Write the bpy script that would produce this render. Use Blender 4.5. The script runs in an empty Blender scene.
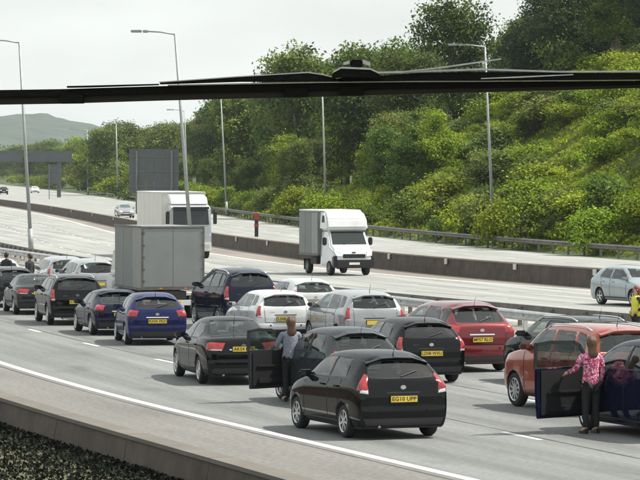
import bpy, bmesh, math, random
import numpy as np
from mathutils import Vector, Matrix, Euler
from mathutils.bvhtree import BVHTree
R = math.radians
PI = math.pi
C = bpy.context.scene.collection
scene = bpy.context.scene
random.seed(7)

# ------------------------------------------------------------------ camera
F = 3500.0          # focal length in pixels of a 640 pixel wide picture
HZ = 170.0          # picture row of the horizon
EYE = 5.0
cam_data = bpy.data.cameras.new('camera')
cam = bpy.data.objects.new('camera', cam_data)
C.objects.link(cam)
cam.location = (0, 0, EYE)
cam.rotation_euler = (R(90), 0, 0)
cam_data.sensor_width = 36
cam_data.lens = 36 * F / 640
cam_data.shift_y = -(240 - HZ) / 640
cam_data.clip_start = 0.2
cam_data.clip_end = 20000
scene.camera = cam

# ------------------------------------------------------------------ light
SUN_AZ, SUN_EL = 6, 54      # azimuth measured from +X towards +Y
world = bpy.data.worlds.new('World')
scene.world = world
world.use_nodes = True
wt = world.node_tree
wt.nodes.clear()
wo = wt.nodes.new('ShaderNodeOutputWorld')
bg = wt.nodes.new('ShaderNodeBackground')
sky = wt.nodes.new('ShaderNodeTexSky')
sky.sky_type = 'NISHITA'
sky.sun_disc = False
sky.sun_elevation = R(SUN_EL)
sky.sun_rotation = R(90 - SUN_AZ)
sky.air_density = 1.0
sky.dust_density = 3.0
mixs = wt.nodes.new('ShaderNodeMixRGB')
tc = wt.nodes.new('ShaderNodeTexCoord')
mp = wt.nodes.new('ShaderNodeMapping')
mp.inputs['Scale'].default_value = (2.5, 2.5, 9)
nz = wt.nodes.new('ShaderNodeTexNoise')
nz.inputs['Scale'].default_value = 2.2
nz.inputs['Detail'].default_value = 6
rmp = wt.nodes.new('ShaderNodeMapRange')
rmp.inputs['From Min'].default_value = 0.3
rmp.inputs['From Max'].default_value = 0.7
rmp.inputs['To Min'].default_value = 0.62
rmp.inputs['To Max'].default_value = 0.95
wt.links.new(tc.outputs['Generated'], mp.inputs['Vector'])
wt.links.new(mp.outputs[0], nz.inputs['Vector'])
wt.links.new(nz.outputs['Fac'], rmp.inputs['Value'])
wt.links.new(rmp.outputs[0], mixs.inputs['Fac'])
wt.links.new(sky.outputs[0], mixs.inputs['Color1'])
mixs.inputs['Color2'].default_value = (9.2, 9.6, 9.35, 1)
wt.links.new(mixs.outputs[0], bg.inputs['Color'])
bg.inputs['Strength'].default_value = 0.094
wt.links.new(bg.outputs[0], wo.inputs['Surface'])
sl = bpy.data.lights.new('sun', 'SUN')
sl.energy = 5.0
sl.angle = R(0.6)
sl.color = (1.0, 0.95, 0.86)
sun = bpy.data.objects.new('sun', sl)
C.objects.link(sun)
sd = Vector((math.cos(R(SUN_EL)) * math.cos(R(SUN_AZ)), math.cos(R(SUN_EL)) * math.sin(R(SUN_AZ)), math.sin(R(SUN_EL))))
sun.rotation_euler = sd.to_track_quat('Z', 'Y').to_euler()
sun.location = (0, 0, 60)
scene.view_settings.view_transform = 'Standard'
scene.view_settings.look = 'None'
scene.view_settings.exposure = 0.4
scene.view_settings.gamma = 1
scene.cycles.max_bounces = 8
scene.cycles.transparent_max_bounces = 16
scene.cycles.volume_bounces = 0
scene.cycles.use_denoising = True


# ------------------------------------------------------------------ helpers
def at(px, py, z=0.0):
    """ground point that a pixel of the 640x480 photograph shows, at height z"""
    Y = F * (EYE - z) / (py - HZ)
    return Vector(((px - 320) * Y / F, Y, z))


def px_of(X, Y, z):
    return 320 + F * X / Y, HZ + F * (EYE - z) / Y


MATS = {}


def mat(name, col, rough=0.6, metal=0.0, coat=0.0, noise=0.0, scale=5.0, bump=0.0, bscale=40.0, spec=0.5, trans=0.0, emis=None, coord='Object', stretch=None, col2=None, sheen=0):
    if name in MATS:
        return MATS[name]
    m = bpy.data.materials.new(name)
    m.use_nodes = True
    nt = m.node_tree
    p = nt.nodes['Principled BSDF']
    p.inputs['Base Color'].default_value = (*col, 1)
    p.inputs['Roughness'].default_value = rough
    p.inputs['Metallic'].default_value = metal
    p.inputs['Coat Weight'].default_value = coat
    p.inputs['Coat Roughness'].default_value = 0.04
    p.inputs['Specular IOR Level'].default_value = spec
    tcn = nt.nodes.new('ShaderNodeTexCoord')
    src = tcn.outputs[coord]
    if stretch:
        mpn = nt.nodes.new('ShaderNodeMapping')
        mpn.inputs['Scale'].default_value = stretch
        nt.links.new(src, mpn.inputs['Vector'])
        src = mpn.outputs[0]
    if noise > 0 or col2:
        n = nt.nodes.new('ShaderNodeTexNoise')
        n.inputs['Scale'].default_value = scale
        n.inputs['Detail'].default_value = 7
        n.inputs['Roughness'].default_value = 0.6
        nt.links.new(src, n.inputs['Vector'])
        cr = nt.nodes.new('ShaderNodeValToRGB')
        cr.color_ramp.elements[0].position = 0.3
        cr.color_ramp.elements[1].position = 0.7
        a = col2 if col2 else tuple(c * (1 - noise) for c in col)
        b = col if col2 else tuple(min(1, c * (1 + noise)) for c in col)
        cr.color_ramp.elements[0].color = (*a, 1)
        cr.color_ramp.elements[1].color = (*b, 1)
        nt.links.new(n.outputs['Fac'], cr.inputs['Fac'])
        nt.links.new(cr.outputs['Color'], p.inputs['Base Color'])
    if bump > 0:
        n2 = nt.nodes.new('ShaderNodeTexNoise')
        n2.inputs['Scale'].default_value = bscale
        n2.inputs['Detail'].default_value = 5
        nt.links.new(src, n2.inputs['Vector'])
        bp = nt.nodes.new('ShaderNodeBump')
        bp.inputs['Strength'].default_value = bump
        bp.inputs['Distance'].default_value = 0.02
        nt.links.new(n2.outputs['Fac'], bp.inputs['Height'])
        nt.links.new(bp.outputs[0], p.inputs['Normal'])
    if emis:
        p.inputs['Emission Color'].default_value = (*emis[0], 1)
        p.inputs['Emission Strength'].default_value = emis[1]
    MATS[name] = m
    return m


def mesh_obj(name, verts, faces, m, parent=None, smooth=False, uvs=None):
    me = bpy.data.meshes.new(name)
    me.from_pydata([tuple(v) for v in verts], [], faces)
    if uvs is not None:
        uvl = me.uv_layers.new(name='UVMap')
        li = np.empty(len(me.loops), dtype=np.int32)
        me.loops.foreach_get('vertex_index', li)
        uvl.data.foreach_set('uv', np.asarray(uvs, dtype=np.float32)[li].ravel())
    if m:
        me.materials.append(m)
    me.update()
    if smooth:
        me.polygons.foreach_set('use_smooth', [True] * len(me.polygons))
    o = bpy.data.objects.new(name, me)
    C.objects.link(o)
    if parent:
        o.parent = parent
    return o


class MB:
    """collects simple solids into one mesh"""

    def __init__(s):
        s.v, s.f = [], []

    def add(s, vs, fs):
        b = len(s.v)
        s.v += [tuple(v) for v in vs]
        s.f += [tuple(i + b for i in f) for f in fs]
        return s

    def box(s, x0, x1, y0, y1, z0, z1):
        vs = [(x, y, z) for x in (x0, x1) for y in (y0, y1) for z in (z0, z1)]
        return s.add(vs, [(0, 1, 3, 2), (4, 6, 7, 5), (0, 4, 5, 1), (2, 3, 7, 6), (0, 2, 6, 4), (1, 5, 7, 3)])

    def hexa(s, pts):
        return s.add(pts, [(0, 3, 2, 1), (4, 5, 6, 7), (0, 1, 5, 4), (1, 2, 6, 5), (2, 3, 7, 6), (3, 0, 4, 7)])

    def tube(s, path, rads, n=8, cap=True):
        path = [Vector(p) for p in path]
        if not hasattr(rads, '__len__'):
            rads = [rads] * len(path)
        rings = []
        for i, p in enumerate(path):
            d = (path[min(i + 1, len(path) - 1)] - path[max(i - 1, 0)]).normalized()
            a = Vector((0, 0, 1)) if abs(d.z) < 0.9 else Vector((1, 0, 0))
            u = d.cross(a).normalized()
            w = d.cross(u)
            rings.append([p + (u * math.cos(2 * PI * k / n) + w * math.sin(2 * PI * k / n)) * rads[i] for k in range(n)])
        vs = [v for r in rings for v in r]
        fs = []
        for i in range(len(path) - 1):
            for k in range(n):
                fs.append((i * n + k, i * n + (k + 1) % n, (i + 1) * n + (k + 1) % n, (i + 1) * n + k))
        if cap:
            fs.append(tuple(range(n))[::-1])
            fs.append(tuple((len(path) - 1) * n + k for k in range(n)))
        return s.add(vs, fs)

    def lathe_y(s, prof, n=24, c=(0, 0, 0), closed=False):
        """profile of (radius, y) pairs spun about the y axis"""
        vs, fs = [], []
        for r, y in prof:
            for k in range(n):
                a = 2 * PI * k / n
                vs.append((c[0] + r * math.cos(a), c[1] + y, c[2] + r * math.sin(a)))
        m_ = len(prof)
        for i in range(m_ if closed else m_ - 1):
            j = (i + 1) % m_
            for k in range(n):
                fs.append((i * n + k, i * n + (k + 1) % n, j * n + (k + 1) % n, j * n + k))
        return s.add(vs, fs)

    def prism(s, outline, y0, y1):
        """outline of (x, z) extruded along y"""
        n = len(outline)
        vs = [(x, y0, z) for x, z in outline] + [(x, y1, z) for x, z in outline]
        fs = [tuple(range(n)), tuple(range(2 * n - 1, n - 1, -1))]
        fs += [(k, k + n, (k + 1) % n + n, (k + 1) % n) for k in range(n)]
        return s.add(vs, fs)

    def build(s, name, m, parent=None, smooth=False, bevel=0.0):
        if bevel > 0:
            bm = bmesh.new()
            vv = [bm.verts.new(v) for v in s.v]
            for f in s.f:
                try:
                    bm.faces.new([vv[i] for i in f])
                except ValueError:
                    pass
            bmesh.ops.recalc_face_normals(bm, faces=bm.faces)
            es = [e for e in bm.edges if len(e.link_faces) == 2 and e.calc_face_angle(0) > 0.5]
            bmesh.ops.bevel(bm, geom=es, offset=bevel, segments=2, affect='EDGES')
            me = bpy.data.meshes.new(name)
            bm.to_mesh(me)
            bm.free()
            me.materials.append(m)
            o = bpy.data.objects.new(name, me)
            C.objects.link(o)
            if parent:
                o.parent = parent
            return o
        return mesh_obj(name, s.v, s.f, m, parent, smooth)


def tag(o, label=None, cat=None, group=None, kind=None):
    if label:
        o['label'] = label
    if cat:
        o['category'] = cat
    if group:
        o['group'] = group
    if kind:
        o['kind'] = kind
    return o


def thing(name, label, cat, loc=(0, 0, 0), rz=0.0, group=None):
    o = bpy.data.objects.new(name, None)
    o.empty_display_size = 0.3
    C.objects.link(o)
    o.location = loc
    o.rotation_euler = (0, 0, rz)
    return tag(o, label, cat, group)


def dup(root):
    r = root.copy()
    C.objects.link(r)
    for ch in list(root.children):
        c = ch.copy()
        C.objects.link(c)
        c.parent = r
        for g in list(ch.children):
            d = g.copy()
            C.objects.link(d)
            d.parent = c
    return r


# ------------------------------------------------------------------ road curves: X as a function of Y
class Curve:
    def __init__(s, pts, z=0.0, deg=2, w=None):
        P = [at(x, y, z) for x, y in pts]
        s.Y = np.array([p.y for p in P])
        X = np.array([p.x for p in P])
        s.c = np.polyfit(np.log(s.Y), X, deg, w=w)
        s.lo, s.hi = s.Y.min(), s.Y.max()

    def __call__(s, Y):
        p = np.poly1d(s.c)
        d = p.deriv()
        Yc = min(max(Y, s.lo), s.hi)
        return float(p(math.log(Yc)) + d(math.log(Yc)) / Yc * (Y - Yc))

    def tan(s, Y):
        v = Vector((s(Y + 0.5) - s(Y - 0.5), 1.0, 0)).normalized()
        return v          # pointing away from the camera

    def nor(s, Y):
        t = s.tan(Y)
        return Vector((t.y, -t.x, 0))   # to the right, away from the near side

    def pt(s, Y, off=0.0, z=0.0):
        n = s.nor(Y)
        return Vector((s(Y), Y, z)) + n * off


c_edge = Curve([(0, 362.5), (94, 390), (210, 419)], deg=1)
c_dash = Curve([(40, 332), (97, 346), (165, 361)], deg=1)
c_shld = Curve([(0, 391), (50, 405.5), (94, 419)], z=0.55, deg=1)
c_rail = Curve([(0, 241), (75, 256), (400, 292), (460, 297), (550, 305), (625, 313)], z=0.72, deg=2)
c_rnear = Curve([(0, 247.5), (57, 257), (505, 308), (550, 314.5), (620, 323)], z=0.66, deg=2)
c_opp = Curve([(0, 207), (55, 218.5), (110, 231), (207, 251.5), (254, 260), (301, 267), (375, 274), (420, 277.5), (520, 285), (600, 291)], deg=3)
c_wall = Curve([(0, 199), (66, 208.5), (132, 219), (207, 231.5), (301, 243), (374, 251), (480, 261), (600, 267)], z=0.85, deg=3)
c_slip = Curve([(0, 184.5), (50, 189.5), (100, 197), (130, 201.5), (207, 213.5), (301, 225), (370, 237), (480, 249), (560, 255), (640, 260)], deg=3)


def strip(name, fa, fb, ys, m, nd=6, z=0.0, label=None):
    """a sheet between two curves (functions of Y giving points)"""
    vs, uv, fs = [], [], []
    s = 0
    prev = None
    for Y in ys:
        a, b = fa(Y), fb(Y)
        c = (a + b) / 2
        if prev is not None:
            s += (c - prev).length
        prev = c
        w = (b - a).length
        for k in range(nd + 1):
            p = a.lerp(b, k / nd)
            vs.append((p.x, p.y, z))
            uv.append((s, w * k / nd))
    n = nd + 1
    for i in range(len(ys) - 1):
        for k in range(nd):
            fs.append((i * n + k, i * n + k + 1, (i + 1) * n + k + 1, (i + 1) * n + k))
    o = mesh_obj(name, vs, fs, m, None, False, uv)
    tag(o, kind='structure')
    return o


def yr(a, b, n):
    return [a * (b / a) ** (i / n) for i in range(n + 1)]


def asphalt(name, col, streak, patch=0.12, grain=0.18):
    """asphalt whose wear runs along the road (UV = metres along, metres across)"""
    m = bpy.data.materials.new(name)
    m.use_nodes = True
    nt = m.node_tree
    p = nt.nodes['Principled BSDF']
    p.inputs['Roughness'].default_value = 0.82
    p.inputs['Specular IOR Level'].default_value = 0.35
    uv = nt.nodes.new('ShaderNodeTexCoord')

    def noise(sc, stretch, det=5):
        mpn = nt.nodes.new('ShaderNodeMapping')
        mpn.inputs['Scale'].default_value = stretch
        nt.links.new(uv.outputs['UV'], mpn.inputs['Vector'])
        n = nt.nodes.new('ShaderNodeTexNoise')
        n.inputs['Scale'].default_value = sc
        n.inputs['Detail'].default_value = det
        nt.links.new(mpn.outputs[0], n.inputs['Vector'])
        return n.outputs['Fac']

    def rng(v, lo, hi, a=0.3, b=0.7):
        r = nt.nodes.new('ShaderNodeMapRange')
        r.inputs['From Min'].default_value = a
        r.inputs['From Max'].default_value = b
        r.inputs['To Min'].default_value = lo
        r.inputs['To Max'].default_value = hi
        nt.links.new(v, r.inputs['Value'])
        return r.outputs[0]

    def mul(a, b):
        q = nt.nodes.new('ShaderNodeMath')
        q.operation = 'MULTIPLY'
        nt.links.new(a, q.inputs[0])
        nt.links.new(b, q.inputs[1])
        return q.outputs[0]
    a = rng(noise(1.0, (0.012, 1.6, 1), 3), 1 - streak, 1 + streak)
    b = rng(noise(1.0, (0.08, 0.45, 1), 6), 1 - patch, 1 + patch)
    c = rng(noise(1.0, (9, 9, 1), 4), 1 - grain, 1 + grain)
    v = mul(mul(a, b), c)
    # polished wheel tracks
    sx = nt.nodes.new('ShaderNodeSeparateXYZ')
    nt.links.new(uv.outputs['UV'], sx.inputs[0])
    m1 = nt.nodes.new('ShaderNodeMath')
    m1.operation = 'MULTIPLY'
    m1.inputs[1].default_value = 2 * PI / 1.84
    nt.links.new(sx.outputs['Y'], m1.inputs[0])
    m2 = nt.nodes.new('ShaderNodeMath')
    m2.operation = 'SINE'
    nt.links.new(m1.outputs[0], m2.inputs[0])
    v = mul(v, rng(m2.outputs[0], 1 - streak * .45, 1 + streak * .3, -1, 1))
    # darker patches of oil and old repairs
    v = mul(v, rng(noise(1.0, (0.25, 0.9, 1), 3), 1.0, 1 - streak * 1.2, 0.58, 0.72))
    mx = nt.nodes.new('ShaderNodeMixRGB')
    mx.blend_type = 'MULTIPLY'
    mx.inputs['Fac'].default_value = 1
    mx.inputs['Color1'].default_value = (*col, 1)
    cmb = nt.nodes.new('ShaderNodeCombineColor')
    for i in range(3):
        nt.links.new(v, cmb.inputs[i])
    nt.links.new(cmb.outputs[0], mx.inputs['Color2'])
    nt.links.new(mx.outputs[0], p.inputs['Base Color'])
    bp = nt.nodes.new('ShaderNodeBump')
    bp.inputs['Strength'].default_value = 0.25
    bp.inputs['Distance'].default_value = 0.01
    nt.links.new(noise(1.0, (30, 30, 1), 2), bp.inputs['Height'])
    nt.links.new(bp.outputs[0], p.inputs['Normal'])
    return m


M_road = asphalt('near_asphalt', (0.158, 0.165, 0.161), 0.22, 0.18)
M_hard = asphalt('hard_shoulder_asphalt', (0.158, 0.152, 0.142), 0.08, 0.15, 0.25)
M_opp = asphalt('far_asphalt', (0.27, 0.275, 0.26), 0.2)
M_opph = asphalt('far_shoulder_asphalt', (0.20, 0.178, 0.155), 0.10, 0.18)
M_slipm = asphalt('slip_asphalt', (0.27, 0.275, 0.26), 0.12)
M_med = asphalt('median_gravel', (0.21, 0.19, 0.165), 0.06, 0.2, 0.35)
M_paint = mat('white_road_paint', (0.76, 0.76, 0.74), 0.6, noise=0.12, scale=7, col2=(0.42, 0.42, 0.40))
M_conc = mat('concrete', (0.13, 0.118, 0.10), 0.85, noise=0.2, scale=0.8, bump=0.3, bscale=20)
M_brown = mat('brown_barrier_concrete', (0.068, 0.052, 0.041), 0.85, noise=0.4, scale=1.3, bump=0.4, bscale=14)
M_galv = mat('galvanised_steel', (0.50, 0.51, 0.50), 0.5, 0.45, noise=0.18, scale=3)
M_galvd = mat('weathered_shaded_steel', (0.16, 0.15, 0.14), 0.6, 0.5, noise=0.3, scale=2)  # darker steel; on the far median rail this tone paints in shade
M_pole = mat('lamp_post_steel', (0.30, 0.32, 0.32), 0.55, 0.4, noise=0.15, scale=2)
M_soil = mat('verge_soil', (0.075, 0.085, 0.035), 0.95, noise=0.4, scale=0.25, col2=(0.12, 0.10, 0.06))
M_black = mat('black_plastic', (0.012, 0.012, 0.013), 0.45)
M_rubber = mat('tyre_rubber', (0.014, 0.014, 0.014), 0.85)
M_white = mat('white_paint', (0.78, 0.79, 0.78), 0.4, coat=0.3)

# ground sheet to the horizon
g = mesh_obj('ground', [(-9000, -200, -0.03), (9000, -200, -0.03), (9000, 15000, -0.03), (-9000, 15000, -0.03)], [(0, 1, 2, 3)], M_soil)
tag(g, kind='structure')

ysn = yr(40, 400, 60)
ysf = yr(60, 1500, 110)
near_wall_y = yr(40, 200, 60)
strip('hard_shoulder', lambda Y: c_shld.pt(Y, -0.1), lambda Y: c_edge.pt(Y), ysn, M_hard, z=0.0)
strip('carriageway', lambda Y: c_edge.pt(Y), lambda Y: c_rnear.pt(Y, -0.6), ysn, M_road, nd=14, z=0.0)
strip('central_reservation', lambda Y: c_rnear.pt(Y, -0.6), lambda Y: c_rail.pt(Y, 0.6), ysn, M_med, z=-0.004)
strip('far_carriageway', lambda Y: c_rail.pt(Y, 0.6), lambda Y: c_opp.pt(Y), ysf, M_opp, nd=14, z=0.0)
strip('far_hard_shoulder', lambda Y: c_opp.pt(Y), lambda Y: c_wall.pt(Y, -0.1), ysf, M_opph, z=0.0)
strip('slip_road', lambda Y: c_wall.pt(Y, 0.35), lambda Y: c_slip.pt(Y, 0.0), ysf, M_slipm, nd=8, z=0.0)


def line(name, cv, off, w, ya, yb, n=60, z=0.004):
    vs, fs = [], []
    for i, Y in enumerate(yr(ya, yb, n)):
        a, b = cv.pt(Y, off - w / 2), cv.pt(Y, off + w / 2)
        vs += [(a.x, a.y, z), (b.x, b.y, z)]
        if i:
            fs.append((2 * i - 2, 2 * i - 1, 2 * i + 1, 2 * i))
    return tag(mesh_obj(name, vs, fs, M_paint), kind='structure')


line('edge_line', c_edge, 0, 0.22, 42, 300)
line('edge_line', c_rnear, -1.1, 0.15, 60, 300)
line('edge_line', c_opp, 0, 0.25, 70, 900, 120)
line('edge_line', c_rail, 1.3, 0.15, 60, 700, 120)
line('edge_line', c_slip, -1.4, 0.15, 120, 900, 120)
line('edge_line', c_wall, 1.6, 0.15, 120, 900, 120)


def dashes(name, cv, off, y0, ya, yb, dl=2.0, per=9.0, w=0.14):
    # march along the curve from y0 both ways
    for sgn in (1, -1):
        Y = y0 if sgn > 0 else y0 - per * cv.tan(y0).y
        while ya < Y < yb:
            t, n = cv.tan(Y), cv.nor(Y)
            c = cv.pt(Y, off)
            a, b = c - t * dl / 2, c + t * dl / 2
            vs = [(*(p + n * s * w / 2).xy, 0.004) for p, s in ((a, -1), (a, 1), (b, 1), (b, -1))]
            tag(mesh_obj('lane_mark', vs, [(0, 1, 2, 3)], M_paint), kind='structure')
            Y += sgn * per * t.y


y0 = at(165, 361).y
dashes('lane_mark', c_dash, 0, y0, 48, 190)
dashes('lane_mark', c_dash, 3.7, y0, 60, 190)
dashes('lane_mark', c_dash, 7.4, y0, 60, 190)
for k in (1, 2, 3):
    dashes('lane_mark', c_opp, -3.7 * k, 170 + 2 * k, 90, 520, w=0.13)
dashes('lane_mark', c_slip, -5.0, 200, 120, 520, w=0.12)


# ------------------------------------------------------------------ barriers
def rail_beam_profile(kind):
    if kind == 'w':      # two-wave beam, 0.31 m deep, as (across, up)
        return [(0.00, -0.155), (0.035, -0.13), (0.07, -0.09), (0.07, -0.06), (0.01, -0.02), (0.01, 0.02), (0.07, 0.06), (0.07, 0.09), (0.035, 0.13), (0.0, 0.155), (-0.01, 0.155), (-0.01, -0.155)]
    return [(-0.07, -0.09), (0.07, -0.09), (0.07, 0.09), (-0.07, 0.09)]


def guardrail(label, cv, off, ya, yb, zc, side, spacing, beam='w', m=None, zlow=None, group=None):
    m = m or M_galv
    o = thing('guardrail', label, 'guardrail', cv.pt(ya, off), 0, group)
    base = o.location.copy()
    prof = rail_beam_profile(beam)

    def sweep(zc):
        vs, fs = [], []
        ys = yr(ya, yb, 90)
        n = len(prof)
        for i, Y in enumerate(ys):
            c, nn = cv.pt(Y, off), cv.nor(Y)
            for a, b in prof:
                q = c + nn * (a * side + 0.06 * side) - base
                vs.append((q.x, q.y, zc + b))
            if i:
                for k in range(n):
                    fs.append(((i - 1) * n + k, (i - 1) * n + (k + 1) % n, i * n + (k + 1) % n, i * n + k))
        return vs, fs
    v, f = sweep(zc)
    mesh_obj('beam', v, f, m, o)
    if zlow:
        v, f = sweep(zlow)
        mesh_obj('beam', v, f, m, o)
    pm = MB().box(-0.05, 0.05, -0.06, 0.06, -0.05, zc + 0.1)
    pm.box(-0.04, 0.04, -0.11, 0.11, zc - 0.06, zc + 0.06)
    first = None
    Y = ya
    k = 0
    while Y < yb and k < 110:
        if first is None:
            first = pm.build('post', m, o)
            p = first
        else:
            p = first.copy()
            C.objects.link(p)
            p.parent = o
        q = cv.pt(Y, off) - base
        p.location = (q.x, q.y, 0)
        p.rotation_euler = (0, 0, math.atan2(cv.tan(Y).y, cv.tan(Y).x))
        Y += spacing * cv.tan(Y).y
        k += 1
    return o


guardrail('light steel guardrail nearest the queue of stopped cars', c_rnear, 0, 66, 260, 0.55, -1, 2.4, group='guardrails in the central reservation')
guardrail('dark steel guardrail with short posts along the opposite carriageway', c_rail, 0, 66, 300, 0.52, 1, 2.4, 'w', M_galvd, group='guardrails in the central reservation')  # shade on this rail is put into its darker steel colour
guardrail('steel guardrail at the foot of the green embankment beyond the slip road', c_slip, 0.6, 120, 700, 0.62, -1, 3.2, 'w', M_galvd)


def wall_run(name, label, cv, off, ya, yb, hgt, thick, seg, m, top=None):
    """a concrete barrier cast in lengths; each length is a part, joints recessed"""
    o = thing(name, label, 'barrier', cv.pt(ya, off))
    base = o.location.copy()
    Y = ya
    k = 0
    while Y < yb:
        t, n = cv.tan(Y), cv.nor(Y)
        Y2 = Y + seg * t.y
        a = cv.pt(Y, off) - base + t * 0.02
        b = cv.pt(Y2, off) - base - t * 0.02
        n2 = cv.nor(Y2)
        h = thick / 2
        pts = []
        for z, e in ((-0.05, 0.10), (0.22, 0.05), (hgt - 0.07, 0.0)):
            pts.append([a - n * (h + e), b - n2 * (h + e), b + n2 * h, a + n * h, z])
        mb = MB()
        vs = []
        for r in pts:
            vs += [(q.x, q.y, r[4]) for q in r[:4]]
        fs = []
        for i in range(2):
            for j in range(4):
                fs.append((i * 4 + j, i * 4 + (j + 1) % 4, (i + 1) * 4 + (j + 1) % 4, (i + 1) * 4 + j))
        fs += [(8, 9, 10, 11)]
        mb.add(vs, fs)
        mb.build('panel', m, o)
        # coping, proud of the face
        cs = [(q.x, q.y, z) for z in (hgt - 0.067, hgt) for q in (a - n * (h + 0.03), b - n2 * (h + 0.03), b + n2 * (h + 0.03), a + n * (h + 0.03))]
        MB().hexa(cs).build('coping', top or m, o)
        Y = Y2
        k += 1
    return o


M_cope = mat('barrier_coping', (0.23, 0.20, 0.17), 0.85, noise=0.2, scale=1)
wall_run('concrete_barrier', 'long brown concrete barrier between the opposite carriageway and the slip road', c_wall, 0, 100, 620, 0.85, 0.3, 6.0, M_brown, M_cope)
wall_run('parapet_wall', 'low brown parapet wall beside the hard shoulder in the bottom left corner', c_shld, -0.2, 40, 130, 0.55, 0.35, 5.0, M_brown, M_conc)

# small reflector boxes on the long barrier
M_plate = mat('reflector_plate', (0.55, 0.54, 0.50), 0.6, noise=0.15, scale=8)
firstp = None
for i, (px, py) in enumerate([(52, 206), (72, 209.5), (93, 213), (114, 216.5), (210, 232.5), (237, 236), (268, 240.5), (390, 255), (447, 260.5), (516, 265.5), (596, 270)]):
    # find Y on the wall face for this picture column
    lo, hi = 100.0, 600.0
    for _ in range(40):
        mid = (lo + hi) / 2
        if px_of(*c_wall.pt(mid, -0.17).xy, 0.7)[0] > px:
            lo = mid
        else:
            hi = mid
    Y = mid
    q = c_wall.pt(Y, -0.23)
    where = 'beyond the white lorry' if px < 120 else ('between the two trucks' if px < 300 else 'right of the white van')
    if firstp is None:
        mb = MB().box(-0.17, 0.17, -0.03, 0.03, -0.13, 0.13)
        p = mb.build('reflector_box', M_plate, None, bevel=0.012)
        firstp = p
    else:
        p = firstp.copy()
        C.objects.link(p)
    p.location = (q.x, q.y, 0.66)
    tg = c_wall.tan(Y)
    p.rotation_euler = (0, 0, math.atan2(tg.y, tg.x))
    tag(p, 'small pale reflector box on the long brown barrier ' + where, 'reflector', 'reflector boxes on the long brown barrier')


# ------------------------------------------------------------------ lamp posts (they lean slightly, as in the photograph)
def lamp_post(px, py, h, label, lean=3.2, arm=1.6, armdir=(-1, 0), r=0.11, Y=None, head=True):
    q = at(px, py) if Y is None else Vector(((px - 320) * Y / F, Y, 0))
    o = thing('lamp_post', label, 'lamp post', q, 0, 'lamp posts along the motorway')
    dx = -math.tan(R(lean)) * h
    MB().tube([(0, 0, -0.1), (dx * 0.12, 0, h * 0.12)], [r * 1.5, r * 1.35], 12).build('base', M_pole, o, True)
    MB().tube([(dx * 0.12, 0, h * 0.12), (dx * 0.5, 0, h * 0.5), (dx, 0, h)], [r, r * 0.85, r * 0.55], 12).build('pole', M_pole, o, True)
    if head:
        ax, ay = armdir
        MB().tube([(dx, 0, h - 0.02), (dx + ax * arm * 0.5, ay * arm * 0.5, h + 0.1), (dx + ax * arm, ay * arm, h + 0.14)], [r * 0.5, r * 0.4, r * 0.35], 8).build('arm', M_pole, o, True)
        x, y, z = dx + ax * arm, ay * arm, h + 0.12
        hb = MB().box(x - 0.15, x + 0.15, y - 0.15, y + 0.15, z - 0.06, z + 0.08).box(x + ax * 0.5 - 0.3, x + ax * 0.5 + 0.3, y + ay * 0.5 - 0.13, y + ay * 0.5 + 0.13, z - 0.05, z + 0.09)
        hd = hb.build('lamp_head', M_pole, o, bevel=0.03)
    return o


lamp_post(31.5, 254, 12.6, 'tall grey lamp post standing behind the cars at the left of the queue', 3.3)
lamp_post(192.5, 262, 12.4, 'tall grey lamp post rising in front of the white lorry cab', 4.4)
lamp_post(494, 247, 13, 'lamp post at the foot of the embankment, rightmost of the row', 2.6, r=0.10)
lamp_post(326.5, 227, 13, 'lamp post by the trees just left of the white box van', 1.8, r=0.10)
lamp_post(227, 216, 13, 'slim lamp post by the trees right of the white lorry', 3.0, r=0.10)
lamp_post(188.5, 207, 13, 'faint lamp post by the trees directly beside the white lorry', 2.5, r=0.10)
lamp_post(118, 199, 13, 'far lamp post left of the large dark sign board', 1.5, r=0.14)
lamp_post(88, 195, 13, 'far lamp post with a long arm, between gantry and dark sign board', 1.0, arm=2.8, r=0.14)


# ------------------------------------------------------------------ signs and gantry at the far left, seen from behind
M_signback = mat('sign_back_grey', (0.085, 0.095, 0.10), 0.6, noise=0.12, scale=0.7)
M_signrib = mat('sign_frame', (0.14, 0.15, 0.155), 0.6, 0.2, noise=0.1, scale=2)


def board(o, x0, x1, z0, z1, npan, y=0.0):
    """sign board of separate planks with stiffening ribs, seen from the back"""
    w = (x1 - x0) / npan
    for k in range(npan):
        MB().box(x0 + k * w + 0.015, x0 + (k + 1) * w - 0.015, y, y + 0.05, z0, z1).build('panel', M_signback, o)
    nr = 3
    for k in range(nr):
        z = z0 + (z1 - z0) * (k + 0.5) / nr
        MB().box(x0, x1, y - 0.07, y - 0.003, z - 0.05, z + 0.05).build('rib', M_signrib, o)


Yb = 400
q = Vector(((154 - 320) * Yb / F, Yb, 0))
o = thing('road_sign', 'very large dark sign board seen from behind, standing left of the white lorry', 'road sign', q)
board(o, -2.85, 2.85, 2.35, 7.4, 6)
for x in (-2.0, 2.0):
    MB().tube([(x, -0.2, -0.1), (x, -0.2, 7.2)], 0.1, 10).build('post', M_signrib, o)

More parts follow.
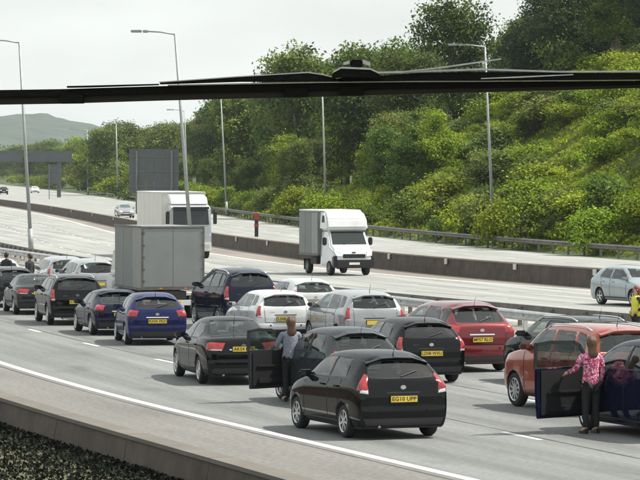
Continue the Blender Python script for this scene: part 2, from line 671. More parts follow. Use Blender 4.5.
Yb = 640
q = Vector(((59 - 320) * Yb / F, Yb, 0))
o = thing('gantry', 'overhead motorway gantry with a long dark panel across the far left road', 'gantry', q)
k_ = Yb / F
MB().box(-0.35, 0.35, -0.35, 0.35, -0.1, 8.2).build('leg', M_signback, o, bevel=0.04)
MB().box(-42.35, -41.65, -0.35, 0.35, -0.1, 8.2).build('leg', M_signback, o, bevel=0.04)
for z in (6.55, 8.1):
    for y in (-0.5, 0.5):
        MB().box(-42.5, 2.9, y - 0.08, y + 0.08, z - 0.09, z + 0.09).build('chord', M_signrib, o)
mb = MB()
for k in range(32):
    x = -42.4 + k * 1.4
    mb.tube([(x, -0.5, 6.55), (x + 1.4, -0.5, 8.1)] if k % 2 else [(x, -0.5, 8.1), (x + 1.4, -0.5, 6.55)], 0.05, 6)
tag(mb.build('lattice', M_signrib, o), kind='stuff')
for x0, x1 in ((-13.5, -6.6), (-5.6, 2.4)):
    MB().box(x0, x1, -0.68, -0.6, 6.5, 8.5).build('message_panel', M_signback, o, bevel=0.02)
Yb = 600
q = Vector(((52.5 - 320) * Yb / F, Yb, 0))
o = thing('road_sign', 'small dark sign on a single post beside the gantry leg', 'road sign', q)
board(o, -0.75, 0.75, 2.6, 5.9, 2)
MB().tube([(-0.55, -0.15, -0.1), (-0.55, -0.15, 6.0)], 0.07, 8).build('post', M_signrib, o)
Yb = 262
# red emergency post on the slip road side of the barrier
q = Vector(((256.5 - 320) * Yb / F, Yb, 0))
o = thing('emergency_post', 'upright red and black emergency post standing behind the brown barrier', 'roadside post', q)
M_redp = mat('post_red', (0.26, 0.035, 0.02), 0.5, noise=0.1, scale=4)
MB().box(-0.14, 0.14, -0.12, 0.12, -0.05, 1.25).build('stand', M_black, o, bevel=0.02)
MB().box(-0.2, 0.2, -0.17, 0.17, 1.253, 1.75).build('call_box', M_redp, o, bevel=0.04)
MB().box(-0.17, 0.17, -0.145, -0.125, 0.75, 0.95).build('stripe', M_redp, o)

# ------------------------------------------------------------------ terrain
def crest(Y):
    pts = [(60, 17), (260, 16.0), (285, 14.6), (330, 12.3), (350, 9.8), (372, 7.3), (400, 4.8), (430, 3.0), (480, 2.0), (700, 1.2), (1600, 0.8)]
    for (a, ha), (b, hb) in zip(pts, pts[1:]):
        if Y <= b:
            return ha + (hb - ha) * max(0, (Y - a)) / (b - a)
    return 0.8


def lump(x, y, s):
    return (math.sin(x / s * 1.3 + 1.7) * math.cos(y / s * 1.1 + 0.4) + 0.5 * math.sin(x / s * 2.9 + y / s * 2.3))


def bank(Y, t):
    """height of the bank at offset t beyond the slip road edge"""
    if t < 1.2:
        return 0.0
    h = crest(Y)
    u = min((t - 1.2) / 26.0, 1.0)
    z = h * (u * u * (3 - 2 * u) * 0.35 + u * 0.65)
    if t > 27.2:
        z += (t - 27.2) * 0.03
    return z + 0.22 * lump(Y, t, 3.1) * min(1, (t - 1.2) / 4)


offs = [0.0, 1.2, 2, 3, 4.5, 6, 8, 10, 12, 14, 16, 18, 20, 22, 24, 26, 28, 31, 36, 45, 60, 90, 140, 260]
ys = yr(70, 1600, 170)
vs, fs = [], []
for i, Y in enumerate(ys):
    for t in offs:
        p = c_slip.pt(Y, t)
        vs.append((p.x, p.y, bank(Y, t) - (0.012 if t < 1.3 else 0)))
    if i:
        n = len(offs)
        for k in range(n - 1):
            fs.append(((i - 1) * n + k, (i - 1) * n + k + 1, i * n + k + 1, i * n + k))
M_bank = mat('embankment_grass', (0.07, 0.10, 0.02), 0.95, scale=0.9, col2=(0.02, 0.035, 0.012), noise=0.3, bump=0.8, bscale=3)
tag(mesh_obj('embankment', vs, fs, M_bank, None, True), kind='structure')

# far hill
random.seed(3)
HY = 4200
sky_pts = [(-260, 128), (-120, 120), (-40, 118), (0, 117), (20, 114), (45, 114), (62, 120), (80, 124), (100, 127), (125, 129), (160, 133), (220, 140), (320, 152), (480, 166), (640, 170)]


def hill_z(px):
    for (a, ya), (b, yb) in zip(sky_pts, sky_pts[1:]):
        if px <= b:
            y = ya + (yb - ya) * (px - a) / (b - a)
            return EYE + (HZ - y) * HY / F
    return 0


vs, fs = [], []
ncol = 120
rows = [(-1400, 0.0), (-1000, 0.12), (-700, 0.32), (-450, 0.58), (-200, 0.86), (0, 1.0), (300, 0.9), (900, 0.3), (1300, 0)]
for j, (dy, e) in enumerate(rows):
    for i in range(ncol + 1):
        px = -260 + 900 * i / ncol
        x = (px - 320) * HY / F
        z = max(0, hill_z(px)) * e + lump(x, dy, 70) * 2.0 * e + random.uniform(-1.0, 1.0) * e - 0.5 * (1 - e)
        vs.append((x, HY + dy, z))
        if j and i:
            a = j * (ncol + 1) + i
            fs.append((a - ncol - 2, a - ncol - 1, a, a - 1))
M_hill = mat('hill_woodland', (0.012, 0.026, 0.022), 0.95, scale=0.035, col2=(0.050, 0.078, 0.048), noise=0.3, bump=1.0, bscale=0.15)
tag(mesh_obj('hill', vs, fs, M_hill, None, True), kind='structure')


# ------------------------------------------------------------------ foliage
def leaf_mat(name, dark, light, hue_rand=0.12, transl=0.35):
    m = bpy.data.materials.new(name)
    m.use_nodes = True
    nt = m.node_tree
    p = nt.nodes['Principled BSDF']
    out = nt.nodes['Material Output']
    at_ = nt.nodes.new('ShaderNodeAttribute')
    at_.attribute_name = 'tint'
    cr = nt.nodes.new('ShaderNodeValToRGB')
    cr.color_ramp.elements[0].color = (*dark, 1)
    cr.color_ramp.elements[1].color = (*light, 1)
    oi = nt.nodes.new('ShaderNodeObjectInfo')
    hs = nt.nodes.new('ShaderNodeHueSaturation')
    nt.links.new(at_.outputs['Fac'], cr.inputs['Fac'])
    nt.links.new(cr.outputs['Color'], hs.inputs['Color'])
    mr = nt.nodes.new('ShaderNodeMapRange')
    mr.inputs['To Min'].default_value = 1 - hue_rand * 2.2
    mr.inputs['To Max'].default_value = 1 + hue_rand * 2.2
    nt.links.new(oi.outputs['Random'], mr.inputs['Value'])
    nt.links.new(mr.outputs[0], hs.inputs['Value'])
    mr2 = nt.nodes.new('ShaderNodeMapRange')
    mr2.inputs['To Min'].default_value = 0.5 - hue_rand * 0.16
    mr2.inputs['To Max'].default_value = 0.5 + hue_rand * 0.16
    ml = nt.nodes.new('ShaderNodeMath')
    ml.operation = 'FRACT'
    ms = nt.nodes.new('ShaderNodeMath')
    ms.operation = 'MULTIPLY'
    ms.inputs[1].default_value = 7.31
    nt.links.new(oi.outputs['Random'], ms.inputs[0])
    nt.links.new(ms.outputs[0], ml.inputs[0])
    nt.links.new(ml.outputs[0], mr2.inputs['Value'])
    nt.links.new(mr2.outputs[0], hs.inputs['Hue'])
    nt.links.new(hs.outputs['Color'], p.inputs['Base Color'])
    p.inputs['Roughness'].default_value = 0.6
    p.inputs['Specular IOR Level'].default_value = 0.15
    tr = nt.nodes.new('ShaderNodeBsdfTranslucent')
    nt.links.new(hs.outputs['Color'], tr.inputs['Color'])
    mx = nt.nodes.new('ShaderNodeMixShader')
    mx.inputs[0].default_value = transl
    nt.links.new(p.outputs[0], mx.inputs[1])
    nt.links.new(tr.outputs[0], mx.inputs[2])
    nt.links.new(mx.outputs[0], out.inputs['Surface'])
    MATS[name] = m
    return m


def leaf_mesh(name, centres, tints, size, rng, m, flat=0.0, normals=None):
    """one small folded leaf (a kite) per centre"""
    n = len(centres)
    nrm = rng.normal(size=(n, 3))
    if normals is not None:
        nrm = nrm * 0.55 + normals
    nrm[:, 2] += flat
    nrm /= np.linalg.norm(nrm, axis=1)[:, None]
    r = rng.normal(size=(n, 3))
    u = np.cross(nrm, r)
    u /= np.linalg.norm(u, axis=1)[:, None]
    w = np.cross(nrm, u)
    s = size * rng.uniform(0.6, 1.35, (n, 1))
    v = np.stack([centres - u * s * 0.62, centres - w * s * 0.36 + nrm * s * 0.08, centres + u * s * 0.62 + nrm * s * 0.05, centres + w * s * 0.36 - nrm * s * 0.04], 1).reshape(-1, 3)
    me = bpy.data.meshes.new(name)
    me.vertices.add(4 * n)
    me.vertices.foreach_set('co', v.astype(np.float32).ravel())
    me.loops.add(4 * n)
    me.loops.foreach_set('vertex_index', np.arange(4 * n, dtype=np.int32))
    me.polygons.add(n)
    me.polygons.foreach_set('loop_start', np.arange(0, 4 * n, 4, dtype=np.int32))
    a = me.attributes.new('tint', 'FLOAT', 'FACE')
    a.data.foreach_set('value', np.clip(tints, 0, 1).astype(np.float32))
    me.materials.append(m)
    me.update(calc_edges=True)
    return me


def crown_mesh(seed, H, W, nlobe, nclump, nleaf, size, m, base=0.25, conic=0.0):
    """leaf clumps on the shells of several overlapping lobes; unit: metres, trunk foot at the origin"""
    rng = np.random.default_rng(seed)
    cs, ts, ns = [], [], []
    lobes = []
    for k in range(nlobe):
        f = rng.uniform(0, 1)
        z = H * (base + (1 - base) * (0.22 + 0.60 * f))
        rad = W * 0.5 * (1 - 0.55 * f * (1 + conic) * 0.8)
        a = rng.uniform(0, 2 * PI)
        d = rad * rng.uniform(0.15, 0.75)
        rr = W * rng.uniform(0.17, 0.30)
        lobes.append((d * math.cos(a), d * math.sin(a), min(z, H - rr * 0.8), rr))
    lobes.append((0, 0, H - W * 0.2, W * 0.2))
    for (x, y, z, rr) in lobes:
        lt = rng.uniform(-0.12, 0.12)
        for c in range(nclump):
            d = rng.normal(size=3)
            d /= np.linalg.norm(d)
            d[2] = d[2] * 0.9 + 0.12
            rad = rr * rng.uniform(0.72, 1.12)
            p = np.array([x, y, z]) + d * rad * np.array([1, 1, 0.85])
            if p[2] < 0.12 * H:
                continue
            cr_ = size * rng.uniform(1.5, 3.2)
            q = p + rng.normal(size=(nleaf, 3)) * cr_ * np.array([0.8, 0.8, 0.5])
            cs.append(q)
            t = 0.42 + lt + rng.normal() * 0.2
            ts.append(t + rng.normal(size=nleaf) * 0.12)
            ns.append(np.repeat((d * 0.5)[None], nleaf, 0))
    return leaf_mesh('crown', np.concatenate(cs), np.concatenate(ts), size, rng, m, 0.35, np.concatenate(ns))


def trunk_mesh(seed, H, m, lean=0.06, nb=6, r=0.16):
    rnd = random.Random(seed)
    mb = MB()
    lx, ly = rnd.uniform(-lean, lean) * H, rnd.uniform(-lean, lean) * H
    pts = [(lx * u * u, ly * u * u, H * 0.82 * u - 0.3 * (u == 0)) for u in (0, 0.25, 0.5, 0.75, 1)]
    mb.tube(pts, [r * 1.5, r, r * 0.8, r * 0.5, r * 0.2], 8)
    for k in range(nb):
        u = rnd.uniform(0.25, 0.8)
        a = rnd.uniform(0, 2 * PI)
        L = H * rnd.uniform(0.16, 0.3)
        x0, y0, z0 = lx * u * u, ly * u * u, H * 0.82 * u
        mb.tube([(x0, y0, z0), (x0 + math.cos(a) * L * 0.5, y0 + math.sin(a) * L * 0.5, z0 + L * 0.35), (x0 + math.cos(a) * L, y0 + math.sin(a) * L, z0 + L * 0.85)], [r * 0.5, r * 0.32, r * 0.1], 6)
    o = mb.build('trunk', m, None, True)
    me = o.data
    bpy.data.objects.remove(o)
    return me


M_bark = mat('bark', (0.13, 0.11, 0.085), 0.9, noise=0.35, scale=3, bump=0.6, bscale=8)
L_dark = leaf_mat('leaves_dark_shaded', (0.012, 0.028, 0.010), (0.080, 0.125, 0.036), 0.12, 0.30)  # darker leaf colour carries the shade of the backlit wood
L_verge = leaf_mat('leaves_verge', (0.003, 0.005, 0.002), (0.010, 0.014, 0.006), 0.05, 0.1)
L_mid = leaf_mat('leaves_mid', (0.012, 0.034, 0.008), (0.200, 0.285, 0.045), 0.14, 0.38)
L_lite = leaf_mat('leaves_light', (0.035, 0.075, 0.008), (0.400, 0.500, 0.040), 0.10, 0.42)
L_olive = leaf_mat('leaves_olive', (0.018, 0.038, 0.010), (0.270, 0.320, 0.070), 0.12, 0.38)


def protos(kind, seeds, **kw):
    out = []
    for s in seeds:
        cm = crown_mesh(s, m=kind, **kw)
        tm = trunk_mesh(s, kw['H'], M_bark, r=0.016 * kw['H'])
        out.append((cm, tm, kw['H']))
    return out


T_dark = protos(L_dark, (1, 2, 3), H=12, W=7.5, nlobe=11, nclump=36, nleaf=34, size=0.215, base=0.15)
T_mid = protos(L_mid, (11, 12, 13), H=10, W=7, nlobe=11, nclump=34, nleaf=32, size=0.20, base=0.12)
T_lite = protos(L_lite, (21, 22), H=8, W=5.5, nlobe=9, nclump=30, nleaf=30, size=0.185, base=0.08)
T_olive = protos(L_olive, (31, 32), H=10, W=6.5, nlobe=10, nclump=34, nleaf=32, size=0.195, base=0.10)
S_lite = protos(L_lite, (41, 42, 43), H=2.6, W=3.6, nlobe=7, nclump=22, nleaf=22, size=0.15, base=-0.1)
S_mid = protos(L_mid, (51, 52, 53), H=2.8, W=3.6, nlobe=7, nclump=22, nleaf=22, size=0.16, base=-0.1)
S_olive = protos(L_olive, (61, 62), H=2.4, W=3.4, nlobe=7, nclump=22, nleaf=22, size=0.15, base=-0.1)
rv = random.Random(5)


def plant(name, pr, p, h, label, cat, group, sx=1.0):
    cm, tm, H = rv.choice(pr)
    o = thing(name, label, cat, p, rv.uniform(0, 6.28), group)
    k = h / H
    o.scale = (k * sx, k * sx, k)
    c = bpy.data.objects.new('crown', cm)
    t = bpy.data.objects.new('trunk' if name == 'tree' else 'stem', tm)
    for q in (c, t):
        C.objects.link(q)
        q.parent = o
    return o


def bank_pt(Y, t):
    q = c_slip.pt(Y, t)
    q.z = bank(Y, t) - 0.05
    return q


# the wood behind the crest, dark with shade painted into its leaves
for i in range(150):
    Y = 250 * (620 / 250) ** rv.random()
    t = 27.5 + 20 * rv.random() ** 1.2
    p = bank_pt(Y, t)
    px = px_of(p.x, p.y, p.z)[0]
    if px > 690 or px < 330:
        continue
    plant('tree', T_dark if rv.random() < 0.8 else T_mid, p, rv.uniform(9, 13) if px > 470 else rv.uniform(12, 15.5),
          'dark tree in the wood behind the embankment, ' + ('above the white box van' if px < 430 else 'left of the rightmost lamp post' if px < 492 else 'right of the rightmost lamp post' if px < 580 else 'at the top right corner'), 'tree', 'trees of the dark wood behind the embankment')
# trees along the slip road, from the van to the lorry
for i in range(200):
    Y = 255 * (760 / 255) ** rv.random()
    t = 4.5 + 34 * rv.random() ** 1.2
    p = bank_pt(Y, t)
    px = px_of(p.x, p.y, p.z)[0]
    if px > 455 or px < 95:
        continue
    front = t < 10
    kind = rv.choice([T_lite, T_mid, T_olive, T_mid]) if front else rv.choice([T_mid, T_mid, T_dark, T_olive])
    top = (18.5 if px > 215 else 15.5) if px < 340 else 15
    if px < 175:
        top = 12.5
    h = rv.uniform(5, 8) if front else rv.uniform(0.62, 1.0) * top
    lab = 'roadside tree between the slip road guardrail and the wood, behind the white box van' if px > 300 else 'roadside tree beyond the slip road between the dark sign board and the white box van'
    plant('tree', kind, p, h, lab, 'tree', 'roadside trees right of the box van' if px > 300 else 'roadside trees left of the box van')
for i in range(86):
    Y = 660 * (1500 / 700) ** rv.random()
    t = 2 + 40 * rv.random()
    p = bank_pt(Y, t)
    plant('tree', rv.choice([T_lite, T_mid, T_olive, T_olive]), p, rv.uniform(9, 15), 'distant tree beside the far end of the slip road, under the hill', 'tree', 'distant trees at the far end of the road', 1.3)
for i in range(38):
    Y = 560 * (1250 / 560) ** rv.random()
    p = bank_pt(Y, 1.5 + 9 * rv.random())
    plant('shrub', rv.choice([S_lite, S_mid, S_olive]), p, rv.uniform(2.2, 4.2), 'distant shrub in front of the trees at the far end of the slip road', 'shrub', 'distant shrubs at the far end of the road', 1.4)
# low shrubs at the foot of the bank
for i in range(84):
    Y = 175 * (560 / 175) ** rv.random()
    t = 1.3 + 3.6 * rv.random()
    p = bank_pt(Y, t)
    px = px_of(p.x, p.y, p.z)[0]
    if px > 690:
        continue
    pr = rv.choice([S_lite, S_lite, S_mid, S_olive])
    plant('shrub', pr, p, rv.uniform(1.2, 3.0), 'leafy shrub directly behind the guardrail, ' + ('left of the white box van' if px < 310 else 'between the box van and the rightmost lamp post' if px < 492 else 'right of the rightmost lamp post'), 'shrub', 'shrubs behind the slip road guardrail', rv.uniform(0.9, 1.4))
# shrubs on the open slope
n_slope = 0
for i in range(640):
    if n_slope >= 172:
        break
    Y = 175 * (430 / 175) ** rv.random()
    t = 4.0 + 23 * rv.random()
    p = bank_pt(Y, t)
    px, py = px_of(p.x, p.y, p.z)
    if px > 680 or px < 440 - 0.4 * (p.z) * 3:
        continue
    dark = (px > 590 and py > 150 and rv.random() < 0.3) or rv.random() < 0.06
    pr = S_mid if dark else rv.choice([S_lite, S_lite, S_lite, S_olive])
    plant('shrub', pr, p, rv.uniform(0.8, 2.3), ('dark' if dark else 'bright') + ' shrub on the ' + ('upper' if t > 16 else 'lower') + ' embankment slope, ' + ('left' if px < 492 else 'right') + ' of the rightmost lamp post', 'shrub', 'shrubs on the sunlit embankment', rv.uniform(1.1, 1.9))
    n_slope += 1
for px, Y, t, h in ((588, 300, 22.5, 4.4),):
    plant('shrub', S_mid, bank_pt(Y, t), h, 'tall dark bush standing alone near the top of the bright slope', 'bush', None, 0.95)

# ground cover of leaves on the slope (nobody could count it)
rng = np.random.default_rng(9)
cs, tn, nn = [], [], []
N = 260000
Yr = 170 * (450 / 170) ** rng.random(N)
Tr = 1.4 + 27 * rng.random(N) ** 0.9
tab = [(Y, c_slip.pt(Y), c_slip.nor(Y)) for Y in range(140, 465, 2)]
pts = np.empty((N, 3))
for i in range(N):
    k = min(int((Yr[i] - 140) / 2), len(tab) - 1)
    Y, q, n = tab[k]
    y_ = Yr[i] - Y
    tg = Vector((-n.y, n.x, 0))
    x = q.x + n.x * Tr[i] + tg.x * y_
    y = q.y + n.y * Tr[i] + tg.y * y_
    pts[i] = (x, y, bank(Yr[i], Tr[i]) + 0.02 + 0.30 * rng.random() ** 2)
tint = 0.45 + 0.22 * np.sin(pts[:, 0] / 2.3 + 1.3 * np.sin(pts[:, 1] / 5.1)) * np.cos(pts[:, 1] / 3.7) + 0.16 * rng.normal(size=N)
gc = bpy.data.objects.new('ground_cover', leaf_mesh('ground_cover', pts, tint, 0.22, rng, L_lite, 0.8))
C.objects.link(gc)
tag(gc, 'bright green ground cover growing over the embankment slope', 'ground cover', kind='stuff')

# far belt of woodland between the road and the hill
N = 110000
far = rng.random((N, 2))
yy = 1500 + 1500 * far[:, 1]
xx = (-60 + 560 * far[:, 0] - 320) * yy / F
hh = 21 * rng.random(N) ** 0.8 * (0.7 + 0.3 * np.sin(xx / 17) * np.cos(yy / 43)) * np.clip((yy - 1300) / 400, 0.5, 1.0)
pts = np.stack([xx, yy, hh], 1)
tint = 0.5 + 0.25 * np.sin(xx / 9 + 2 * np.sin(yy / 31)) + 0.15 * rng.normal(size=N)
fw = bpy.data.objects.new('distant_woodland', leaf_mesh('distant_woodland', pts, tint, 1.5, rng, L_olive, 0.4))
C.objects.link(fw)
tag(fw, 'distant belt of woodland below the hazy hill', 'woodland', kind='stuff')

# haze
M_haze = bpy.data.materials.new('haze')
M_haze.use_nodes = True
nt = M_haze.node_tree
nt.nodes.clear()
oo = nt.nodes.new('ShaderNodeOutputMaterial')
pv = nt.nodes.new('ShaderNodeVolumePrincipled')
pv.inputs['Color'].default_value = (0.86, 0.93, 1.0, 1)
pv.inputs['Density'].default_value = 0.00006
pv.inputs['Anisotropy'].default_value = 0.2
nt.links.new(pv.outputs[0], oo.inputs['Volume'])
hz = MB().box(-2500, 2500, -300, 6200, -1.2, 96).build('haze', M_haze)
tag(hz, 'thin pale summer haze over the valley', 'haze', kind='stuff')

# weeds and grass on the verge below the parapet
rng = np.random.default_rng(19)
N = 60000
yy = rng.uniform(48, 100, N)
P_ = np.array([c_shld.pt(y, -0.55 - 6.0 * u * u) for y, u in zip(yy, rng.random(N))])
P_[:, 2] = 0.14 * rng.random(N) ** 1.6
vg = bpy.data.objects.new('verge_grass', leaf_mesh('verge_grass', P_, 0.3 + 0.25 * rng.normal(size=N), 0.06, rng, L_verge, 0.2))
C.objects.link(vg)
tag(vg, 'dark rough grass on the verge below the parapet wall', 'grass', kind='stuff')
# sealed joints between the lanes
M_seal = mat('bitumen_seal', (0.05, 0.05, 0.05), 0.6, noise=0.3, scale=2)
for cv, off, ya, yb in ((c_dash, 0.16, 44, 190), (c_dash, 3.86, 60, 190), (c_opp, -3.55, 90, 600), (c_opp, -7.25, 90, 600), (c_edge, -.3, 42, 200)):
    vs, fs = [], []
    for i, Y in enumerate(yr(ya, yb, 70)):
        w = .025 + .012 * math.sin(Y * 3.1)
        a, b = cv.pt(Y, off - w), cv.pt(Y, off + w)
        vs += [(a.x, a.y, .003), (b.x, b.y, .003)]
        if i:
            fs.append((2 * i - 2, 2 * i - 1, 2 * i + 1, 2 * i))
    tag(mesh_obj('road_joint', vs, fs, M_seal), kind='structure')

# ------------------------------------------------------------------ vehicles
def glass_mat(name, tint, ior=1.85):
    m = bpy.data.materials.new(name)
    m.use_nodes = True
    nt = m.node_tree
    nt.nodes.clear()
    out = nt.nodes.new('ShaderNodeOutputMaterial')
    tr = nt.nodes.new('ShaderNodeBsdfTransparent')
    gl = nt.nodes.new('ShaderNodeBsdfGlossy')
    gl.inputs['Roughness'].default_value = 0.02
    fr = nt.nodes.new('ShaderNodeFresnel')
    ge = nt.nodes.new('ShaderNodeNewGeometry')
    io = nt.nodes.new('ShaderNodeMapRange')      # the same pane from either side
    io.inputs['To Min'].default_value = ior
    io.inputs['To Max'].default_value = 1 / ior
    nt.links.new(ge.outputs['Backfacing'], io.inputs['Value'])
    nt.links.new(io.outputs[0], fr.inputs['IOR'])
    mx = nt.nodes.new('ShaderNodeMixShader')
    n = nt.nodes.new('ShaderNodeTexNoise')
    n.inputs['Scale'].default_value = 2.0
    cr = nt.nodes.new('ShaderNodeValToRGB')
    cr.color_ramp.elements[0].color = (*[c * .85 for c in tint], 1)
    cr.color_ramp.elements[1].color = (*tint, 1)
    nt.links.new(n.outputs['Fac'], cr.inputs['Fac'])
    nt.links.new(cr.outputs['Color'], tr.inputs['Color'])
    nt.links.new(fr.outputs[0], mx.inputs[0])
    nt.links.new(tr.outputs[0], mx.inputs[1])
    nt.links.new(gl.outputs[0], mx.inputs[2])
    nt.links.new(mx.outputs[0], out.inputs['Surface'])
    MATS[name] = m
    return m


M_win = glass_mat('car_window_glass', (0.62, 0.72, 0.68))
M_wint = glass_mat('privacy_window_glass', (0.20, 0.23, 0.23))
M_glass = mat('dark_tinted_window', (0.02, 0.026, 0.027), 0.03, spec=0.5)
M_trim = mat('cabin_trim', (0.035, 0.035, 0.037), 0.8, noise=0.2, scale=4)
M_seat = mat('seat_fabric', (0.055, 0.055, 0.06), 0.9, noise=0.25, scale=9)
M_red = mat('tail_lamp_red', (0.46, 0.012, 0.014), 0.12, coat=1.0, scale=11, col2=(0.13, 0.004, 0.006))
M_clear = mat('lamp_clear', (0.62, 0.64, 0.66), 0.08, 0.3, coat=1.0)
M_chrome = mat('chrome', (0.75, 0.76, 0.78), 0.12, 1.0)
M_alloy = mat('alloy_wheel', (0.55, 0.56, 0.57), 0.3, 0.85)
M_gap = mat('shut_line', (0.004, 0.004, 0.004), 0.9)
M_under = mat('underbody', (0.010, 0.010, 0.010), 0.9)
M_plate_y = mat('yellow_number_plate', (0.72, 0.52, 0.06), 0.35, noise=0.06, scale=6)
M_plate_w = mat('white_number_plate', (0.75, 0.75, 0.72), 0.35, noise=0.06, scale=6)
M_ink = mat('plate_lettering', (0.01, 0.01, 0.012), 0.5)


def paint(name, col, metal=0.35, rough=0.28):
    m = mat(name, col, rough, metal, coat=1.0, noise=0.10, scale=1.6, spec=0.0 if max(col) < .1 else 0.3)
    if max(col) < .1:
        m.node_tree.nodes['Principled BSDF'].inputs['Coat IOR'].default_value = 1.46
        m.node_tree.nodes['Principled BSDF'].inputs['Coat Weight'].default_value = 0.7
        m.node_tree.nodes['Principled BSDF'].inputs['Metallic'].default_value = 0.0
    m.node_tree.nodes['Principled BSDF'].inputs['Coat Roughness'].default_value = 0.03
    return m


# station: t_low, t_top, z_waist, z_rail, z_centre, w_low, w_rail, w_roof, z_bottom   (heights for a 1.47 m tall car)
COMMON_FRONT = [
    (0.012, 0.018, .50, .52, .54, .72, .58, .32, .30),
    (0.018, 0.035, .65, .67, .69, .90, .68, .38, .22),
    (0.10, 0.10, .79, .83, .86, .985, .76, .42, .19),
]
STY = {
    'hatch': COMMON_FRONT + [
        (.24, .255, .90, .95, .98, 1, .80, .46, .19), (.33, .345, .925, 1.19, 1.22, 1, .76, .45, .19),
        (.43, .425, .94, 1.375, 1.42, 1, .72, .44, .19), (.62, .62, .965, 1.41, 1.47, 1, .72, .44, .19),
        (.80, .79, 1.0, 1.39, 1.455, 1, .70, .43, .19), (.915, .885, 1.03, 1.31, 1.38, .99, .67, .42, .19),
        (.965, .945, .99, 1.13, 1.16, .97, .70, .43, .20), (.985, .985, .91, .95, .965, .95, .74, .45, .22), (.995, .995, .70, .71, .72, .90, .74, .45, .27)],
    'mpv': [(0.012, 0.018, .55, .57, .59, .72, .58, .32, .30), (0.018, 0.035, .74, .76, .78, .90, .68, .38, .22), (0.09, 0.09, .88, .93, .96, .985, .76, .42, .19),
        (.17, .19, .97, 1.03, 1.06, 1, .80, .46, .19), (.28, .30, .965, 1.25, 1.27, 1, .77, .46, .19),
        (.40, .40, .97, 1.385, 1.43, 1, .74, .45, .19), (.62, .62, .98, 1.415, 1.47, 1, .74, .45, .19),
        (.84, .83, 1.0, 1.39, 1.455, 1, .72, .45, .19), (.945, .93, 1.02, 1.32, 1.38, .99, .70, .44, .19),
        (.975, .965, .99, 1.14, 1.17, .97, .72, .45, .20), (.988, .988, .91, .95, .965, .95, .76, .46, .22), (.995, .995, .70, .71, .72, .90, .76, .46, .27)],
    'suv': [(0.012, 0.018, .62, .64, .66, .74, .60, .34, .36), (0.018, 0.03, .78, .80, .82, .91, .70, .40, .28), (0.09, 0.09, .89, .92, .94, .985, .78, .44, .25),
        (.24, .25, .96, .99, 1.01, 1, .82, .48, .25), (.31, .325, .965, 1.21, 1.23, 1, .79, .47, .25),
        (.39, .39, .97, 1.385, 1.43, 1, .76, .46, .25), (.62, .62, .98, 1.415, 1.47, 1, .76, .46, .25),
        (.85, .85, 1.0, 1.40, 1.46, 1, .74, .46, .25), (.95, .945, 1.01, 1.34, 1.40, .99, .72, .45, .25),
        (.975, .972, .99, 1.16, 1.19, .97, .74, .46, .26), (.988, .988, .92, .96, .97, .95, .77, .47, .28), (.995, .995, .72, .73, .74, .91, .77, .47, .33)],
    'saloon': COMMON_FRONT + [
        (.25, .27, .91, .95, .98, 1, .80, .46, .19), (.34, .355, .93, 1.20, 1.23, 1, .75, .44, .19),
        (.42, .425, .94, 1.375, 1.42, 1, .70, .43, .19), (.56, .56, .96, 1.41, 1.47, 1, .70, .43, .19),
        (.69, .685, .985, 1.37, 1.435, 1, .68, .42, .19), (.78, .775, 1.01, 1.22, 1.27, 1, .70, .43, .19),
        (.865, .86, 1.03, 1.065, 1.09, .99, .74, .46, .20), (.95, .965, 1.02, 1.045, 1.06, .96, .72, .45, .22), (.985, .985, .88, .90, .91, .93, .70, .42, .24), (.995, .995, .66, .67, .68, .88, .68, .42, .28)],
}
STY['estate'] = [s for s in STY['hatch'][:6]] + [
    (.64, .64, .965, 1.41, 1.47, 1, .72, .44, .19), (.84, .84, 1.0, 1.40, 1.46, 1, .70, .43, .19), (.94, .93, 1.02, 1.33, 1.40, .99, .68, .42, .19),
    (.972, .962, .99, 1.15, 1.18, .97, .70, .43, .20), (.988, .988, .91, .95, .965, .95, .74, .45, .22), (.995, .995, .70, .71, .72, .90, .74, .45, .27)]


def cc_mesh(verts, faces, levels, creases=None):
    me = bpy.data.meshes.new('tmp')
    me.from_pydata(verts, [], faces)
    if creases:
        at_ = me.attributes.new('crease_edge', 'FLOAT', 'EDGE')
        for e in me.edges:
            k = (min(e.vertices), max(e.vertices))
            if k in creases:
                at_.data[e.index].value = creases[k]
    o = bpy.data.objects.new('tmp', me)
    C.objects.link(o)
    md = o.modifiers.new('s', 'SUBSURF')
    md.levels = levels
    md.render_levels = levels
    return o


